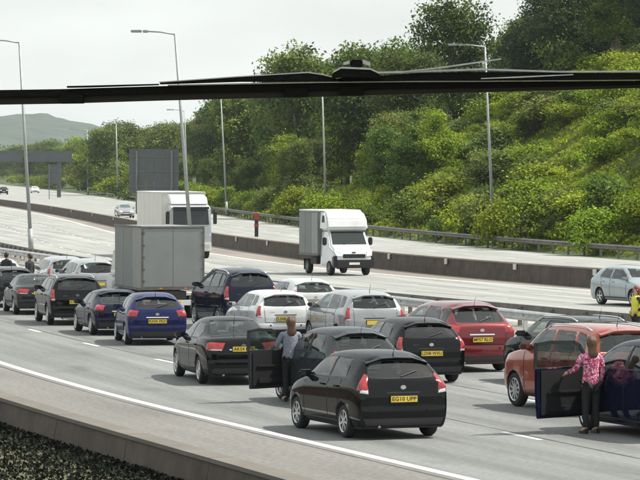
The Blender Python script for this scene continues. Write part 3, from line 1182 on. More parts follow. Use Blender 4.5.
def wheel_parts(r, w, nsp, rim_m):
    # tyre: closed ring; rim: dish, spokes, hub.  local axis: y, outside = +y
    ty = MB().lathe_y([(r * 0.66, -w / 2 + .01), (r * 0.90, -w / 2), (r * 0.985, -w / 2 + 0.03), (r, -w / 4), (r, w / 4), (r * 0.985, w / 2 - 0.03), (r * 0.90, w / 2), (r * 0.66, w / 2 - 0.012)], 28, closed=True)
    ty.lathe_y([(0.001, w * 0.1), (r * 0.68, w * 0.1)], 28)
    tm = ty.build('wheel', M_rubber, None, True)
    rm = MB().lathe_y([(r * 0.60, w * 0.15), (r * 0.675, w / 2 - 0.012), (r * 0.69, w / 2 - 0.006), (r * 0.665, w / 2 + 0.002), (r * 0.62, w / 2 - 0.012)], 28, closed=True)
    rm.lathe_y([(0.001, w / 2 - 0.005), (r * 0.14, w / 2 - 0.008), (r * 0.17, w * 0.2)], 14)
    for k in range(nsp):
        a = 2 * PI * k / nsp
        ca, sa = math.cos(a), math.sin(a)
        tx, tz = -sa, ca
        h = r * (0.075 if nsp > 6 else 0.10)
        y1, y0 = w / 2 - 0.012, w / 2 - 0.05
        pts = []
        for rr, hh, yy in ((r * 0.12, h, y1), (r * 0.64, h * 0.85, y1 - 0.004)):
            pts += [(ca * rr - tx * hh, yy, sa * rr - tz * hh), (ca * rr + tx * hh, yy, sa * rr + tz * hh), (ca * rr + tx * hh, y0, sa * rr + tz * hh), (ca * rr - tx * hh, y0, sa * rr - tz * hh)]
        rm.hexa(pts)
    ro = rm.build('rim', rim_m, None, False)
    a, b = tm.data, ro.data
    bpy.data.objects.remove(tm)
    bpy.data.objects.remove(ro)
    return a, b


def resample(pl, n):
    d = [0]
    for a, b in zip(pl, pl[1:]):
        d.append(d[-1] + math.dist(a, b))
    out = []
    for i in range(n + 1):
        s = d[-1] * i / n
        k = 0
        while k < len(pl) - 2 and d[k + 1] < s:
            k += 1
        u = (s - d[k]) / max(1e-9, d[k + 1] - d[k])
        out.append([pl[k][j] + (pl[k + 1][j] - pl[k][j]) * u for j in range(2)])
    return out


class Car:
    def __init__(s, name, label, cat, X, Y, head, L, W, H, style, pm, group='vehicles stopped in the queue', rr=0.31, nsp=5, rim=None, wb=(0.175, 0.80), toward=False, plate=None, plate_m=None, lights='hatch', roof_m=None, bars=False, aerial=True, details=True, ground=0.0, rake=0.0, tint=False):
        """X, Y: ground point under the middle of the rear bumper (of the front bumper if the car drives toward the camera)"""
        s.L, s.W, s.H, s.sc = L, W, H, H / 1.47
        a = R(head)
        d = Vector((-math.sin(a), math.cos(a), 0))
        c = Vector((X, Y, 0)) + d * L / 2
        rz = math.atan2(d.y, d.x)
        if toward:
            rz += PI
        s.t = thing(name, label, cat, (c.x, c.y, ground), rz, group)
        s.pm = pm
        st = [list(q) for q in STY[style]]
        ir = 8 if style != 'saloon' else 7
        st[ir][1] -= rake
        st[ir][4] -= rake * .25
        st[ir][3] -= rake * .25
        st[ir + 1][1] -= rake * .55
        s.st = st
        s.ir = ir
        s.gm = M_win
        s.gmr = M_wint if tint else M_win
        half = W / 2
        verts, rings = [], []
        for (tl, tt, zw, zr, zc, wl, wr, wf, zb) in st:
            S = s.sc
            row = []
            xl, xt = L / 2 - tl * L, L / 2 - tt * L
            xm = (xl + xt) / 2
            rows = [(xl, 0, zb), (xl, half * wl * 0.90, zb), (xl, half * wl * .975, zb + 0.12), (xl, half * wl * 1.0, zb + (zw - zb) * 0.52 * S),
                    (xl, half * wl * 0.985, (zw - 0.10) * S), (xm, half * (wl * 0.935), zw * S), (xt, half * wr * min(1, wl * 1.05), zr * S), (xt, half * wf, zc * S - 0.012), (xt, 0, zc * S)]
            for k, (x, y, z) in enumerate(rows):
                row.append(len(verts))
                verts.append((x, y, z))
            rr_ = []
            for k, (x, y, z) in enumerate(rows):
                if y == 0:
                    rr_.append(row[k])
                else:
                    rr_.append(len(verts))
                    verts.append((x, -y, z))
            rings.append((row, rr_))
        faces = []
        for (a0, b0), (a1, b1) in zip(rings, rings[1:]):
            for k in range(8):
                faces.append((a0[k], a1[k], a1[k + 1], a0[k + 1]))
                faces.append((b0[k], b0[k + 1], b1[k + 1], b1[k]))
        for e, (ra, rb) in ((0, rings[0]), (1, rings[-1])):
            for k in range(8):
                if k == 0:
                    f = (ra[0], ra[1], rb[1])
                elif k == 7:
                    f = (ra[7], ra[8], rb[7])
                else:
                    f = (ra[k], ra[k + 1], rb[k + 1], rb[k])
                faces.append(f if e == 0 else f[::-1])
        cre = {}
        for (a0, b0), (a1, b1) in zip(rings[1:], rings[2:]):
            for rw, cv in ((4, .55), (5, .62), (1, .7), (3, .15)):
                for p_, q_ in ((a0[rw], a1[rw]), (b0[rw], b1[rw])):
                    cre[(min(p_, q_), max(p_, q_))] = cv
        for ri, cv, r0 in ((3, .45, 5), (-4, .5, 5), (-2, .45, 1), (-1, .3, 1)):
            for rr__ in rings[ri]:
                for k in range(r0, 8):
                    p_, q_ = rr__[k], rr__[k + 1]
                    cre[(min(p_, q_), max(p_, q_))] = cv
        o = cc_mesh(verts, faces, 2, cre)
        dg = bpy.context.evaluated_depsgraph_get()
        me0 = bpy.data.meshes.new_from_object(o.evaluated_get(dg))
        s.bvh = BVHTree.FromPolygons([v.co.copy() for v in me0.vertices], [tuple(p.vertices) for p in me0.polygons])
        # wheel wells
        s.wx = [L / 2 - wb[0] * L, L / 2 - wb[1] * L]
        s.r = rr
        cut = MB()
        for x in s.wx:
            for sg in (1, -1):
                n = 28
                y0_, y1_ = sg * (half - 0.30), sg * (half + 0.2)
                ra = rr * 1.13
                vs = [(x + ra * math.cos(2 * PI * k / n), y, rr + 0.01 + ra * math.sin(2 * PI * k / n)) for y in (min(y0_, y1_), max(y0_, y1_)) for k in range(n)]
                fs = [tuple(range(n))[::-1], tuple(range(n, 2 * n))] + [(k, (k + 1) % n, (k + 1) % n + n, k + n) for k in range(n)]
                cut.add(vs, fs[::-1] if False else [f[::-1] for f in fs])
        co = cut.build('cut', M_gap)
        bm = bmesh.new()
        bm.from_mesh(co.data)
        bmesh.ops.recalc_face_normals(bm, faces=bm.faces)
        bm.to_mesh(co.data)
        bm.free()
        o2 = bpy.data.objects.new('body', me0)
        C.objects.link(o2)
        bm = bmesh.new()
        bm.from_mesh(me0)
        bmesh.ops.recalc_face_normals(bm, faces=bm.faces)
        bm.to_mesh(me0)
        bm.free()
        md = o2.modifiers.new('b', 'BOOLEAN')
        md.operation = 'DIFFERENCE'
        md.object = co
        md.solver = 'EXACT'
        cutters = []
        if details:
            for cm_ in s.cabin_cutters(style):
                cc_ = cm_.build('cut', M_gap)
                bm = bmesh.new()
                bm.from_mesh(cc_.data)
                bmesh.ops.recalc_face_normals(bm, faces=bm.faces)
                bm.to_mesh(cc_.data)
                bm.free()
                md = o2.modifiers.new('b', 'BOOLEAN')
                md.operation = 'DIFFERENCE'
                md.object = cc_
                md.solver = 'EXACT'
                cutters.append(cc_)
        dg = bpy.context.evaluated_depsgraph_get()
        me = bpy.data.meshes.new_from_object(o2.evaluated_get(dg))
        me.name = 'body'
        me.materials.clear()
        me.materials.append(pm)
        me.materials.append(M_trim)
        if roof_m:
            me.materials.append(roof_m)
        for p in me.polygons:
            cc = p.center
            inwell = any(abs(math.hypot(cc.x - x, cc.z - rr - 0.01) - rr * 1.13) < 0.012 and abs(p.normal.y) < 0.3 for x in s.wx) or any(math.hypot(cc.x - x, cc.z - rr) < rr * 1.12 and abs(abs(cc.y) - (half - 0.30)) < 0.01 for x in s.wx)
            nr_ = s.bvh.find_nearest(cc)
            inside = nr_[3] is not None and nr_[3] > 0.012
            inwell = inwell or inside
            p.material_index = 1 if inwell or (cc.z < 0.23 * (1 if style != 'suv' else 1.3) and p.normal.z < -0.5) else 0
            if roof_m and cc.z > 1.36 * s.sc:
                p.material_index = 2
            p.use_smooth = not inwell
        o2.modifiers.clear()
        o2.data = me
        o2.parent = s.t
        for q in (o, co, *cutters):
            bpy.data.objects.remove(q)
        # wheels
        wm, rm = wheel_parts(rr, 0.20, nsp, rim or M_alloy)
        for x in s.wx:
            for sg in (1, -1):
                w_ = bpy.data.objects.new('wheel', wm)
                C.objects.link(w_)
                w_.parent = s.t
                w_.location = (x, sg * (half * 0.985 - 0.11), rr)
                w_.rotation_euler = (0, 0.3 * sg, 0 if sg > 0 else PI)
                r_ = bpy.data.objects.new('rim', rm)
                C.objects.link(r_)
                r_.parent = w_
        s.style = style
        s.details = details
        S = s.sc
        # glass from the stations
        s.glass(style)
        if details:
            s.seams(style)
        s.rear(style, lights, plate, plate_m or M_plate_y)
        s.front(style)
        if bars:
            for sg in (1, -1):
                pts = []
                for k in range(9):
                    t_ = 0.42 + 0.46 * k / 8
                    x = L / 2 - t_ * L
                    h, _ = s.hit((x, sg * half * 0.66, 4), (0, 0, -1))
                    pts.append((x, sg * half * 0.66, (h.z if h else H) + (0.045 if 0 < k < 8 else 0.0)))
                MB().tube(pts, 0.016, 6).build('roof_rail', M_chrome, s.t, True)
        if aerial:
            x = -L / 2 + 0.14 * L + (0.12 * L if style == 'saloon' else 0)
            h, _ = s.hit((x, 0, 4), (0, 0, -1))
            if h:
                MB().tube([(x, 0, h.z - 0.01), (x - 0.03, 0, h.z + 0.05), (x - 0.12, 0, h.z + 0.22)], [0.014, 0.006, 0.004], 6).build('aerial', M_black, s.t)
        # door mirrors
        x = L / 2 - (st[3][1] + 0.055) * L
        for sg in (1, -1):
            z = st[4][2] * S + 0.07
            mb = MB().box(x - 0.07, x + 0.07, sg * (half * .84) if sg > 0 else -half - 0.12, sg * (half * .84) if sg < 0 else half + 0.12, z - 0.06, z + 0.07)
            mo = mb.build('wing_mirror', pm, s.t, bevel=0.035)
            MB().box(x - 0.074, x - 0.066, min(sg * (half - 0.0), sg * (half + 0.115)), max(sg * (half - 0.0), sg * (half + 0.115)), z - 0.04, z + 0.05).build('mirror_glass', M_glass, mo)

    def hit(s, o, d):
        h = s.bvh.ray_cast(Vector(o), Vector(d).normalized())
        return h[0], h[1]

    def patch(s, name, top, bot, frame, m, n=8, k=4, off=0.004, parent=None, skirt=True):
        """a panel laid on the body. top/bot: polylines of (u, z); frame maps (u, z) to a ray"""
        A, B = resample(top, n), resample(bot, n)
        vs, ok = [], []
        for j in range(k + 1):
            for i in range(n + 1):
                u = A[i][0] + (B[i][0] - A[i][0]) * j / k
                z = A[i][1] + (B[i][1] - A[i][1]) * j / k
                o, d = frame(u, z)
                h, nn = s.hit(o, d)
                if h is None:
                    ok.append(False)
                    vs.append((0, 0, 0))
                    continue
                if nn.dot(Vector(d)) > 0:
                    nn = -nn
                ok.append(True)
                rim = skirt and (j in (0, k) or i in (0, n))
                vs.append(tuple(h + nn * (off * (0.3 if rim else 1.0))))
        fs = []
        for j in range(k):
            for i in range(n):
                q = (j * (n + 1) + i, j * (n + 1) + i + 1, (j + 1) * (n + 1) + i + 1, (j + 1) * (n + 1) + i)
                if all(ok[x] for x in q):
                    fs.append(q)
        used = sorted({i for f in fs for i in f})
        if not fs:
            return None
        mp_ = {u: i for i, u in enumerate(used)}
        f0 = fs[len(fs) // 2]
        va = [Vector(vs[i]) for i in f0]
        if (va[1] - va[0]).cross(va[2] - va[0]).dot(Vector(frame(0.0, 1.0)[1])) > 0:
            fs = [f[::-1] for f in fs]
        o = mesh_obj(name, [vs[u] for u in used], [tuple(mp_[i] for i in f) for f in fs], m, parent or s.t, True)
        return o

    def side(s, sg):
        return lambda u, z: ((u, sg * 3, z), (0, -sg, 0))

    def back(s):
        return lambda u, z: ((-s.L, u, z), (1, 0, 0))

    def fwd(s):
        return lambda u, z: ((s.L, u, z), (-1, 0, 0))

    def corner(s, sg, deg=35, rear=True):
        a = R(deg)
        e = 1 if rear else -1
        d = Vector((e * math.cos(a), -sg * math.sin(a), 0))
        w = Vector((-sg * math.sin(a) * e, -math.cos(a), 0)) * (sg)

        def f(u, z):
            base = Vector((-e * s.L / 2, sg * s.W / 2, z))
            # u: metres outboard (+) / inboard (-) measured across the ray
            lat = Vector((e * math.sin(a) * 1.0, sg * math.cos(a), 0))
            return base + lat * u - d * 1.5, d
        return f

    def X(s, t):
        return s.L / 2 - t * s.L

    def outlines(s, style):
        """window outlines: sides as (x, z), front and rear as (y, z)"""
        S, st, X = s.sc, s.st, s.X
        half = s.W / 2
        tF = st[5][1]
        t0 = st[3][0] + 0.055
        tB = {'hatch': .60, 'mpv': .57, 'suv': .57, 'saloon': .56, 'estate': .57}[style]
        tC = {'hatch': .80, 'mpv': .79, 'suv': .79, 'saloon': .735, 'estate': .78}[style]
        zb = lambda t: (0.975 + 0.085 * max(0, t - .3)) * S
        zT = lambda t: (min(1.325, 1.325 - max(0, (t - tC)) * (0.9 if style in ('hatch', 'saloon') else 0.3))) * S
        sides = []
        sides.append(([(X(t0), zb(t0) + 0.012), (X((t0 + tF + .02) / 2), 1.16 * S), (X(tF + .03), 1.315 * S), (X(tB - .012), zT(tB))],
                      [(X(t0 + 0.001), zb(t0)), (X(tB - .012), zb(tB))]))
        if style == 'saloon':
            sides.append(([(X(tB + .012), zT(tB)), (X(tC - 0.045), zT(tC) - 0.03), (X(tC + 0.03), 1.12 * S)],
                          [(X(tB + .012), zb(tB)), (X(tC + .028), zb(tC) + 0.02)]))
        else:
            sides.append(([(X(tB + .012), zT(tB)), (X(tC - 0.03), zT(tC) - .01)], [(X(tB + .012), zb(tB)), (X(tC + .01), zb(tC) + 0.01)]))
        if style in ('estate', 'mpv', 'suv'):
            tD = .905
            sides.append(([(X(tC + .005), zT(tC) - .01), (X(tD - .03), zT(tD) - 0.02)], [(X(tC + .035), zb(tC) + .01), (X(tD), zb(tD) + .03)]))
        fz0, fz1 = 1.04 * S, 1.345 * S
        if style == 'mpv':
            fz0 = 1.09 * S
        front = ([(-half * .60, fz1), (half * .60, fz1)], [(-half * .72, fz0), (half * .72, fz0)])
        if style == 'saloon':
            top, bot, wt_, wb_ = 1.36 * S, 1.125 * S, .58, .68
        elif style == 'hatch':
            top, bot, wt_, wb_ = 1.30 * S, 1.035 * S, .60, .72
        else:
            top, bot, wt_, wb_ = 1.325 * S, 1.04 * S, .64, .72
        rearw = ([(-half * wt_, top), (half * wt_, top)], [(-half * wb_, bot), (-half * wb_ * .5, bot - .02), (half * wb_ * .5, bot - .02), (half * wb_, bot)])
        s.rw = (top, bot)
        s.tt = (t0, tB, tC)
        return sides, front, rearw

    def cabin_cutters(s, style):
        S, X, st = s.sc, s.X, s.st
        half = s.W / 2
        sides, front, rearw = s.outlines(style)
        tF, tR = st[5][1], st[s.ir][1]
        tr_end = {'saloon': .80}.get(style, tR + .025)

        def shrink(top, bot, k=.965):
            P = list(top) + list(bot)[::-1]
            cx, cz = sum(p[0] for p in P) / len(P), sum(p[1] for p in P) / len(P)
            return [(cx + (x - cx) * k, cz + (z - cz) * k) for x, z in P]
        out = []
        # cabin volume
        prof = [(X(st[3][1] + .06), .97 * S), (X(tF + .03), 1.335 * S), (X(.62), 1.385 * S), (X(tR - .03), 1.31 * S), (X(tr_end), 1.04 * S), (X(tr_end), .62 * S), (X(st[3][1] + .05), .62 * S)]

        def hwf(z):
            if z < 1.0 * S:
                return half * .83
            return half * (.80 - .24 * (z / S - 1.0) / .34)
        n = len(prof)
        vs = []
        for sg in (-1, 1):
            vs += [(x, sg * hwf(z), z) for x, z in prof]
        fs = [tuple(range(n)), tuple(range(2 * n - 1, n - 1, -1))] + [(k, k + n, (k + 1) % n + n, (k + 1) % n) for k in range(n)]
        out.append(MB().add(vs, fs))
        mb = MB()
        for top, bot in sides:
            mb.prism(shrink(top, bot), -half * 1.3, half * 1.3)
        out.append(mb)
        mb = MB()

        def xprism(P, x0, x1):
            m_ = len(P)
            v = [(x0, y, z) for y, z in P] + [(x1, y, z) for y, z in P]
            f = [tuple(range(m_)), tuple(range(2 * m_ - 1, m_ - 1, -1))] + [(k, k + m_, (k + 1) % m_ + m_, (k + 1) % m_) for k in range(m_)]
            mb.add(v, f)
        xprism(shrink(*rearw), -s.L * .7, X(tR - .10))
        xprism(shrink(*front), X(tF + .14), s.L * .7)
        out.append(mb)
        return out

    def glass(s, style):
        S, st, X = s.sc, s.st, s.X
        half = s.W / 2
        sides, front, rearw = s.outlines(style)
        t0, tB, tC = s.tt
        zb = lambda t: (0.975 + 0.085 * max(0, t - .3)) * S
        for sg in (1, -1):
            F_ = s.side(sg)
            for k, (a, b) in enumerate(sides):
                s.patch('side_window', a, b, F_, s.gm if k == 0 else s.gmr, 12, 5)
            s.patch('waist_trim', [(X(t0), zb(t0) - .002), (X(tC), zb(tC) - .002)], [(X(t0), zb(t0) - .022), (X(tC), zb(tC) - .022)], F_, M_black, 10, 1, 0.006)
        s.patch('windscreen', *front, s.fwd(), s.gm, 10, 8)
        s.patch('rear_window', *rearw, s.back(), s.gmr, 12, 8)
        if s.details:
            # seats with headrests, and the dashboard
            for xs_, n_s in ((X(.52), 2), (X(.74) if style != 'saloon' else X(.70), 3)):
                for q in range(n_s):
                    y = (q - (n_s - 1) / 2) * (.74 if n_s == 2 else .46) * s.W / 1.78
                    w = .24 if n_s == 2 else .21
                    mb = MB().hexa([(xs_ - .04, y - w, .62 * S), (xs_ + .10, y - w, .62 * S), (xs_ + .10, y + w, .62 * S), (xs_ - .04, y + w, .62 * S),
                                    (xs_ - .17, y - w * .8, 1.10 * S), (xs_ - .07, y - w * .8, 1.10 * S), (xs_ - .07, y + w * .8, 1.10 * S), (xs_ - .17, y + w * .8, 1.10 * S)])
                    se = mb.build('seat', M_seat, s.t, bevel=.03)
                    MB().box(xs_ - .20, xs_ - .11, y - .12, y + .12, 1.125 * S, 1.25 * S).build('headrest', M_seat, se, bevel=.03)
            MB().box(X(st[3][1] + .07), X(st[3][1] + .14), -half * .74, half * .74, .64 * S, .99 * S).build('dashboard', M_trim, s.t, bevel=.03)

    def seams(s, style):
        X, S = s.X, s.sc
        tB = {'hatch': .60, 'mpv': .57, 'suv': .57, 'saloon': .56, 'estate': .57}[style]
        t0 = s.st[3][0] + 0.05
        tC = .77
        zb = lambda t: (0.965 + 0.085 * max(0, t - .3)) * S - 0.03
        w = 0.011
        for sg in (1, -1):
            F_ = s.side(sg)
            for t in (t0, tB):
                s.patch('shut_line', [(X(t) - w, zb(t)), (X(t) + w, zb(t))], [(X(t) - w, .34), (X(t) + w, .34)], F_, M_gap, 1, 8, 0.0025, skirt=False)
            # rear door edge curves round the wheel arch
            xs = X(tC)
            pts = [(xs, zb(tC)), (xs + .01, .80 * S), (xs + .10, .62 * S), (xs + .16, .36)]
            s.patch('shut_line', [(p[0] - w, p[1]) for p in pts], [(p[0] + w, p[1]) for p in pts], F_, M_gap, 10, 1, 0.0025, skirt=False)
            s.patch('sill_strip', [(X(.28), .33), (X(.72), .33)], [(X(.28), .29), (X(.72), .29)], F_, M_black, 10, 1, 0.012)
            for t in (tB - .055, tC - .045):
                h, n = s.hit((X(t), sg * 3, .86 * S), (0, -sg, 0))
                if h:
                    MB().box(X(t) - .09, X(t) + .09, min(h.y, h.y + sg * .04), max(h.y, h.y + sg * .04), .845 * S, .875 * S).build('door_handle', s.pm, s.t, bevel=.008)

    def rear(s, style, lights, plate, pm_):
        S, half, L = s.sc, s.W / 2, s.L
        top, bot = s.rw
        B = s.back()
        # lower bumper, dark
        s.patch('rear_bumper', [(-half * .86, .40), (half * .86, .40)], [(-half * .80, .27), (half * .80, .27)], B, M_black, 10, 2, 0.01)
        s.patch('bumper_cover', [(-half * .90, .565 * S), (half * .90, .565 * S)], [(-half * .88, .40), (half * .88, .40)], B, s.pm, 14, 4, 0.022)
        # tailgate shut lines
        zt = bot - .05
        wv = half * .70
        for sg in (1, -1):
            s.patch('shut_line', [(sg * wv - .006, zt), (sg * wv + .006, zt)], [(sg * wv * .96 - .006, .58 * S), (sg * wv * .96 + .006, .58 * S)], B, M_gap, 1, 6, 0.0025, skirt=False)
        s.patch('shut_line', [(-wv * .96, .585 * S), (wv * .96, .585 * S)], [(-wv * .96, .570 * S), (wv * .96, .570 * S)], B, M_gap, 8, 1, 0.0025, skirt=False)
        s.patch('garnish', [(-half * .36, .80 * S), (half * .36, .80 * S)], [(-half * .36, .775 * S), (half * .36, .775 * S)], B, M_chrome if lights in ('wide', 'bar') else M_black, 8, 1, 0.012)
        # lights
        for sg in (1, -1):
            Cn = s.corner(sg, 38)
            if lights == 'hatch':        # tall lamps beside the tailgate, tapering upward
                s.patch('tail_light', [(-.10, 1.07 * S), (-.03, 1.10 * S)], [(-.17, .80 * S), (.06, .84 * S)], Cn, M_red, 6, 6, .012)
                s.patch('reversing_lamp', [(-.15, .84 * S), (-.03, .85 * S)], [(-.165, .77 * S), (-.02, .79 * S)], Cn, M_clear, 4, 2, .014)
            elif lights == 'wide':       # wide low lamps of a saloon
                s.patch('tail_light', [(-.34, .93 * S), (.03, .96 * S)], [(-.30, .76 * S), (.05, .78 * S)], Cn, M_red, 8, 5, .012)
                s.patch('reversing_lamp', [(-.30, .80 * S), (-.05, .81 * S)], [(-.29, .765 * S), (-.05, .775 * S)], Cn, M_clear, 4, 2, .015)
            elif lights == 'bar':
                s.patch('tail_light', [(-.22, .97 * S), (.04, 1.0 * S)], [(-.20, .80 * S), (.07, .82 * S)], Cn, M_red, 6, 5, .012)
            else:                        # vertical lamps of SUVs and MPVs
                s.patch('tail_light', [(-.07, 1.04 * S), (.02, 1.05 * S)], [(-.12, .72 * S), (.05, .74 * S)], Cn, M_red, 5, 6, .012)
                s.patch('reversing_lamp', [(-.11, .78 * S), (.0, .79 * S)], [(-.12, .73 * S), (.0, .74 * S)], Cn, M_clear, 4, 2, .015)
            s.patch('reflector', [(sg * half * .80, .48), (sg * half * .62, .48)], [(sg * half * .80, .45), (sg * half * .62, .45)], B, M_red, 3, 1, .012)
        # number plate with its recess
        zp = .68 * S if style != 'saloon' else .80 * S
        if lights == 'lowplate':
            zp = .56 * S
        h, n = s.hit((-L, 0, zp), (1, 0, 0))
        xp = h.x
        if True:
            p = MB().box(xp - .034, xp - .022, -.26, .26, zp - .056, zp + .056).build('number_plate', pm_, s.t)
            MB().box(xp - .0215, xp + .02, -.275, .275, zp - .07, zp + .07).build('plate_holder', M_black, s.t)
            if plate:
                cu = bpy.data.curves.new('t', 'FONT')
                cu.body = plate
                cu.size = 0.105
                cu.align_x = 'CENTER'
                cu.align_y = 'CENTER'
                cu.resolution_u = 2
                cu.offset = 0.0022
                to = bpy.data.objects.new('t', cu)
                C.objects.link(to)
                dg = bpy.context.evaluated_depsgraph_get()
                me = bpy.data.meshes.new_from_object(to.evaluated_get(dg))
                bpy.data.objects.remove(to)
                # text plane x right, y up -> looking along +x: right is -y
                w_ = max(v.co.x for v in me.vertices) * 2
                for v in me.vertices:
                    v.co = Vector((xp - .0355, -v.co.x * .49 / w_, zp + v.co.y * 0.98))
                me.materials.clear()
                me.materials.append(M_ink)
                lo = bpy.data.objects.new('plate_lettering', me)
                C.objects.link(lo)
                lo.parent = p
        for sg in (1, -1):
            h2, _ = s.hit((-L, sg * half * .5, .50 * S), (1, 0, 0))
            if h2:
                MB().box(h2.x - .035, h2.x - .02, sg * half * .5 - .022, sg * half * .5 + .022, .50 * S - .022, .50 * S + .022).build('parking_sensor', M_gap, s.t, bevel=.004)
        MB().tube([(-L / 2 + .02, half * .52, .235), (-L / 2 + .30, half * .52, .235)], .028, 10).build('exhaust_pipe', M_galvd, s.t, True)
        s.patch('lower_diffuser', [(-half * .55, .36), (half * .55, .36)], [(-half * .50, .26), (half * .50, .26)], B, M_gap, 6, 1, 0.016)
        h3, _ = s.hit((-L, half * .42, .93 * S), (1, 0, 0))
        if h3 and style != 'saloon':
            for q in range(3):
                y = half * .48 - q * .045
                MB().box(h3.x - .012, h3.x + .01, y - .016, y + .016, .80 * S + .045, .80 * S + .078).build('model_lettering', M_chrome, s.t)
        # badge
        hb, _ = s.hit((-L, 0, .88 * S), (1, 0, 0))
        bz = .875 * S
        if hb:
            bm_ = MB()
            n_ = 14
            vs = [(hb.x - .012, .055 * math.cos(2 * PI * k / n_), bz + .04 * math.sin(2 * PI * k / n_)) for k in range(n_)] + [(hb.x + .03, .06 * math.cos(2 * PI * k / n_), bz + .045 * math.sin(2 * PI * k / n_)) for k in range(n_)]
            bm_.add(vs, [tuple(range(n_))[::-1]] + [(k, (k + 1) % n_, (k + 1) % n_ + n_, k + n_) for k in range(n_)])
            bm_.build('badge', M_chrome, s.t)
        if style != 'saloon':
            # roof spoiler over the rear window
            zt_ = s.st[8][4] * S
            xr = s.X(s.st[8][1])
            z0 = top + .012
            pts = []
            hw = half * .66
            v = []
            for y in (-hw, -hw * .5, 0, hw * .5, hw):
                h0, _ = s.hit((xr + .12, y, 4), (0, 0, -1))
                zz = h0.z if h0 else zt_
                dx = .16 - .02 * (y / hw) ** 2
                v += [(xr + .12, y, zz + .006), (xr - dx + .02, y, zz - .045), (xr - dx + .035, y, zz - .075), (xr + .05, y, zz - .06)]
            f = []
            for i in range(4):
                for k in range(4):
                    f.append((i * 4 + k, (i + 1) * 4 + k, (i + 1) * 4 + (k + 1) % 4, i * 4 + (k + 1) % 4))
            f += [(0, 1, 2, 3), (19, 18, 17, 16)]
            MB().add(v, f).build('spoiler', s.pm, s.t)
            # rear wiper
            hp = []
            for u in range(5):
                y = .02 - .34 * u / 4
                z = bot + .02 + .10 * u / 4
                h0, nn = s.hit((-L, y, z), (1, 0, 0))
                if h0:
                    hp.append((h0.x - .025, y, z))
            if len(hp) > 2:
                MB().tube(hp, 0.010, 6).build('rear_wiper', M_black, s.t)

    def front(s, style):
        S, half = s.sc, s.W / 2
        Fw = s.fwd()
        k = 1.12 if style in ('suv', 'mpv') else 1.0
        s.patch('grille', [(-half * .42, .60 * S * k), (half * .42, .60 * S * k)], [(-half * .36, .50 * S * k), (half * .36, .50 * S * k)], Fw, M_black, 8, 3, .008)
        s.patch('front_bumper', [(-half * .7, .42), (half * .7, .42)], [(-half * .6, .29), (half * .6, .29)], Fw, M_black, 8, 3, .01)
        for sg in (1, -1):
            Cn = s.corner(sg, 40, rear=False)
            s.patch('headlight', [(-.30, .68 * S * k), (.0, .76 * S * k)], [(-.28, .58 * S * k), (.02, .64 * S * k)], Cn, M_clear, 8, 4, .010)
        h, n = s.hit((s.L, 0, .46 * S * k), (-1, 0, 0))
        if h:
            MB().box(h.x + .008, h.x + .022, -.26, .26, .46 * S * k - .055, .46 * S * k + .055).build('front_number_plate', M_plate_w, s.t)

    def open_door(s, sg, ang, black=True):
        """front door swung open about its forward edge; sg=1 is the car's left"""
        X, S = s.X, s.sc
        t0 = s.st[3][0] + .055
        x0, x1 = X(t0), X(.58)
        half = s.W / 2
        Ld = x0 - x1
        mt = s.pm
        piv = Vector((x0, sg * (half * .955), 0))
        rz = sg * R(ang)      # 0 = closed (door runs back along the body)
        zb = .985 * S
        zr = 1.37 * S

        def put(o):
            o.location = piv
            o.rotation_euler = (0, 0, -rz)
            return o
        # local: door extends along -x from the pivot; inner face toward -sg*y
        th = .055
        yo, yi = (0, -sg * th)
        lo, hi = min(yo, yi), max(yo, yi)
        out = [(0, .30), (0, zb), (-Ld, zb + .01), (-Ld * 1.0, .75), (-Ld * .97, .30)]
        mb = MB().prism([(x, z - 0.0) for x, z in out], lo, hi)
        d = put(mb.build('open_door', mt, s.t, bevel=.015))
        trim = MB().box(-Ld * .93, -.06, -sg * (th + .02) if sg > 0 else th, -sg * th if sg > 0 else th + .02, .36, zb - .03)
        tr = trim.build('door_trim', M_black, d, bevel=.01)
        pk = MB().box(-Ld * .80, -.16, min(-sg * (th + .02), -sg * (th + .07)), max(-sg * (th + .02), -sg * (th + .07)), .42, .52)
        pk.build('door_pocket', M_black, d, bevel=.01)
        ar = MB().box(-Ld * .82, -.30, min(-sg * (th + .02), -sg * (th + .06)), max(-sg * (th + .02), -sg * (th + .06)), .76, .81)
        ar.build('armrest', M_black, d, bevel=.01)
        # frame
        fr = MB()
        P = [(-.03, zb), (-.12, 1.10 * S), (-.34, 1.30 * S), (-.50, zr - .02), (-Ld * .75, zr), (-Ld * .985, zr - .03), (-Ld * .99, zb)]
        w = .034
        for (ax, az), (bx, bz) in zip(P, P[1:]):
            dd = Vector((bx - ax, 0, bz - az)).normalized()
            nn_ = Vector((dd.z, 0, -dd.x)) * w
            q = []
            for y in (lo * .6, hi * .6) if lo < 0 else (lo, hi * .6):
                q += [(ax - nn_.x - dd.x * .015, y, az - nn_.z - dd.z * .015), (bx - nn_.x + dd.x * .015, y, bz - nn_.z + dd.z * .015), (bx + nn_.x + dd.x * .015, y, bz + nn_.z + dd.z * .015), (ax + nn_.x - dd.x * .015, y, az + nn_.z - dd.z * .015)]
            fr.hexa(q)
        fr.build('door_frame', M_black, d)
        pane = MB().prism([(x, z) for x, z in P], (lo + hi) / 2 - .003, (lo + hi) / 2 + .001)
        pane.build('door_window', s.gm, d)
        MB().box(-Ld, -.02, lo - .002, hi + .002, zb - .012, zb + .012).build('waist_trim', M_chrome, d)
        return d


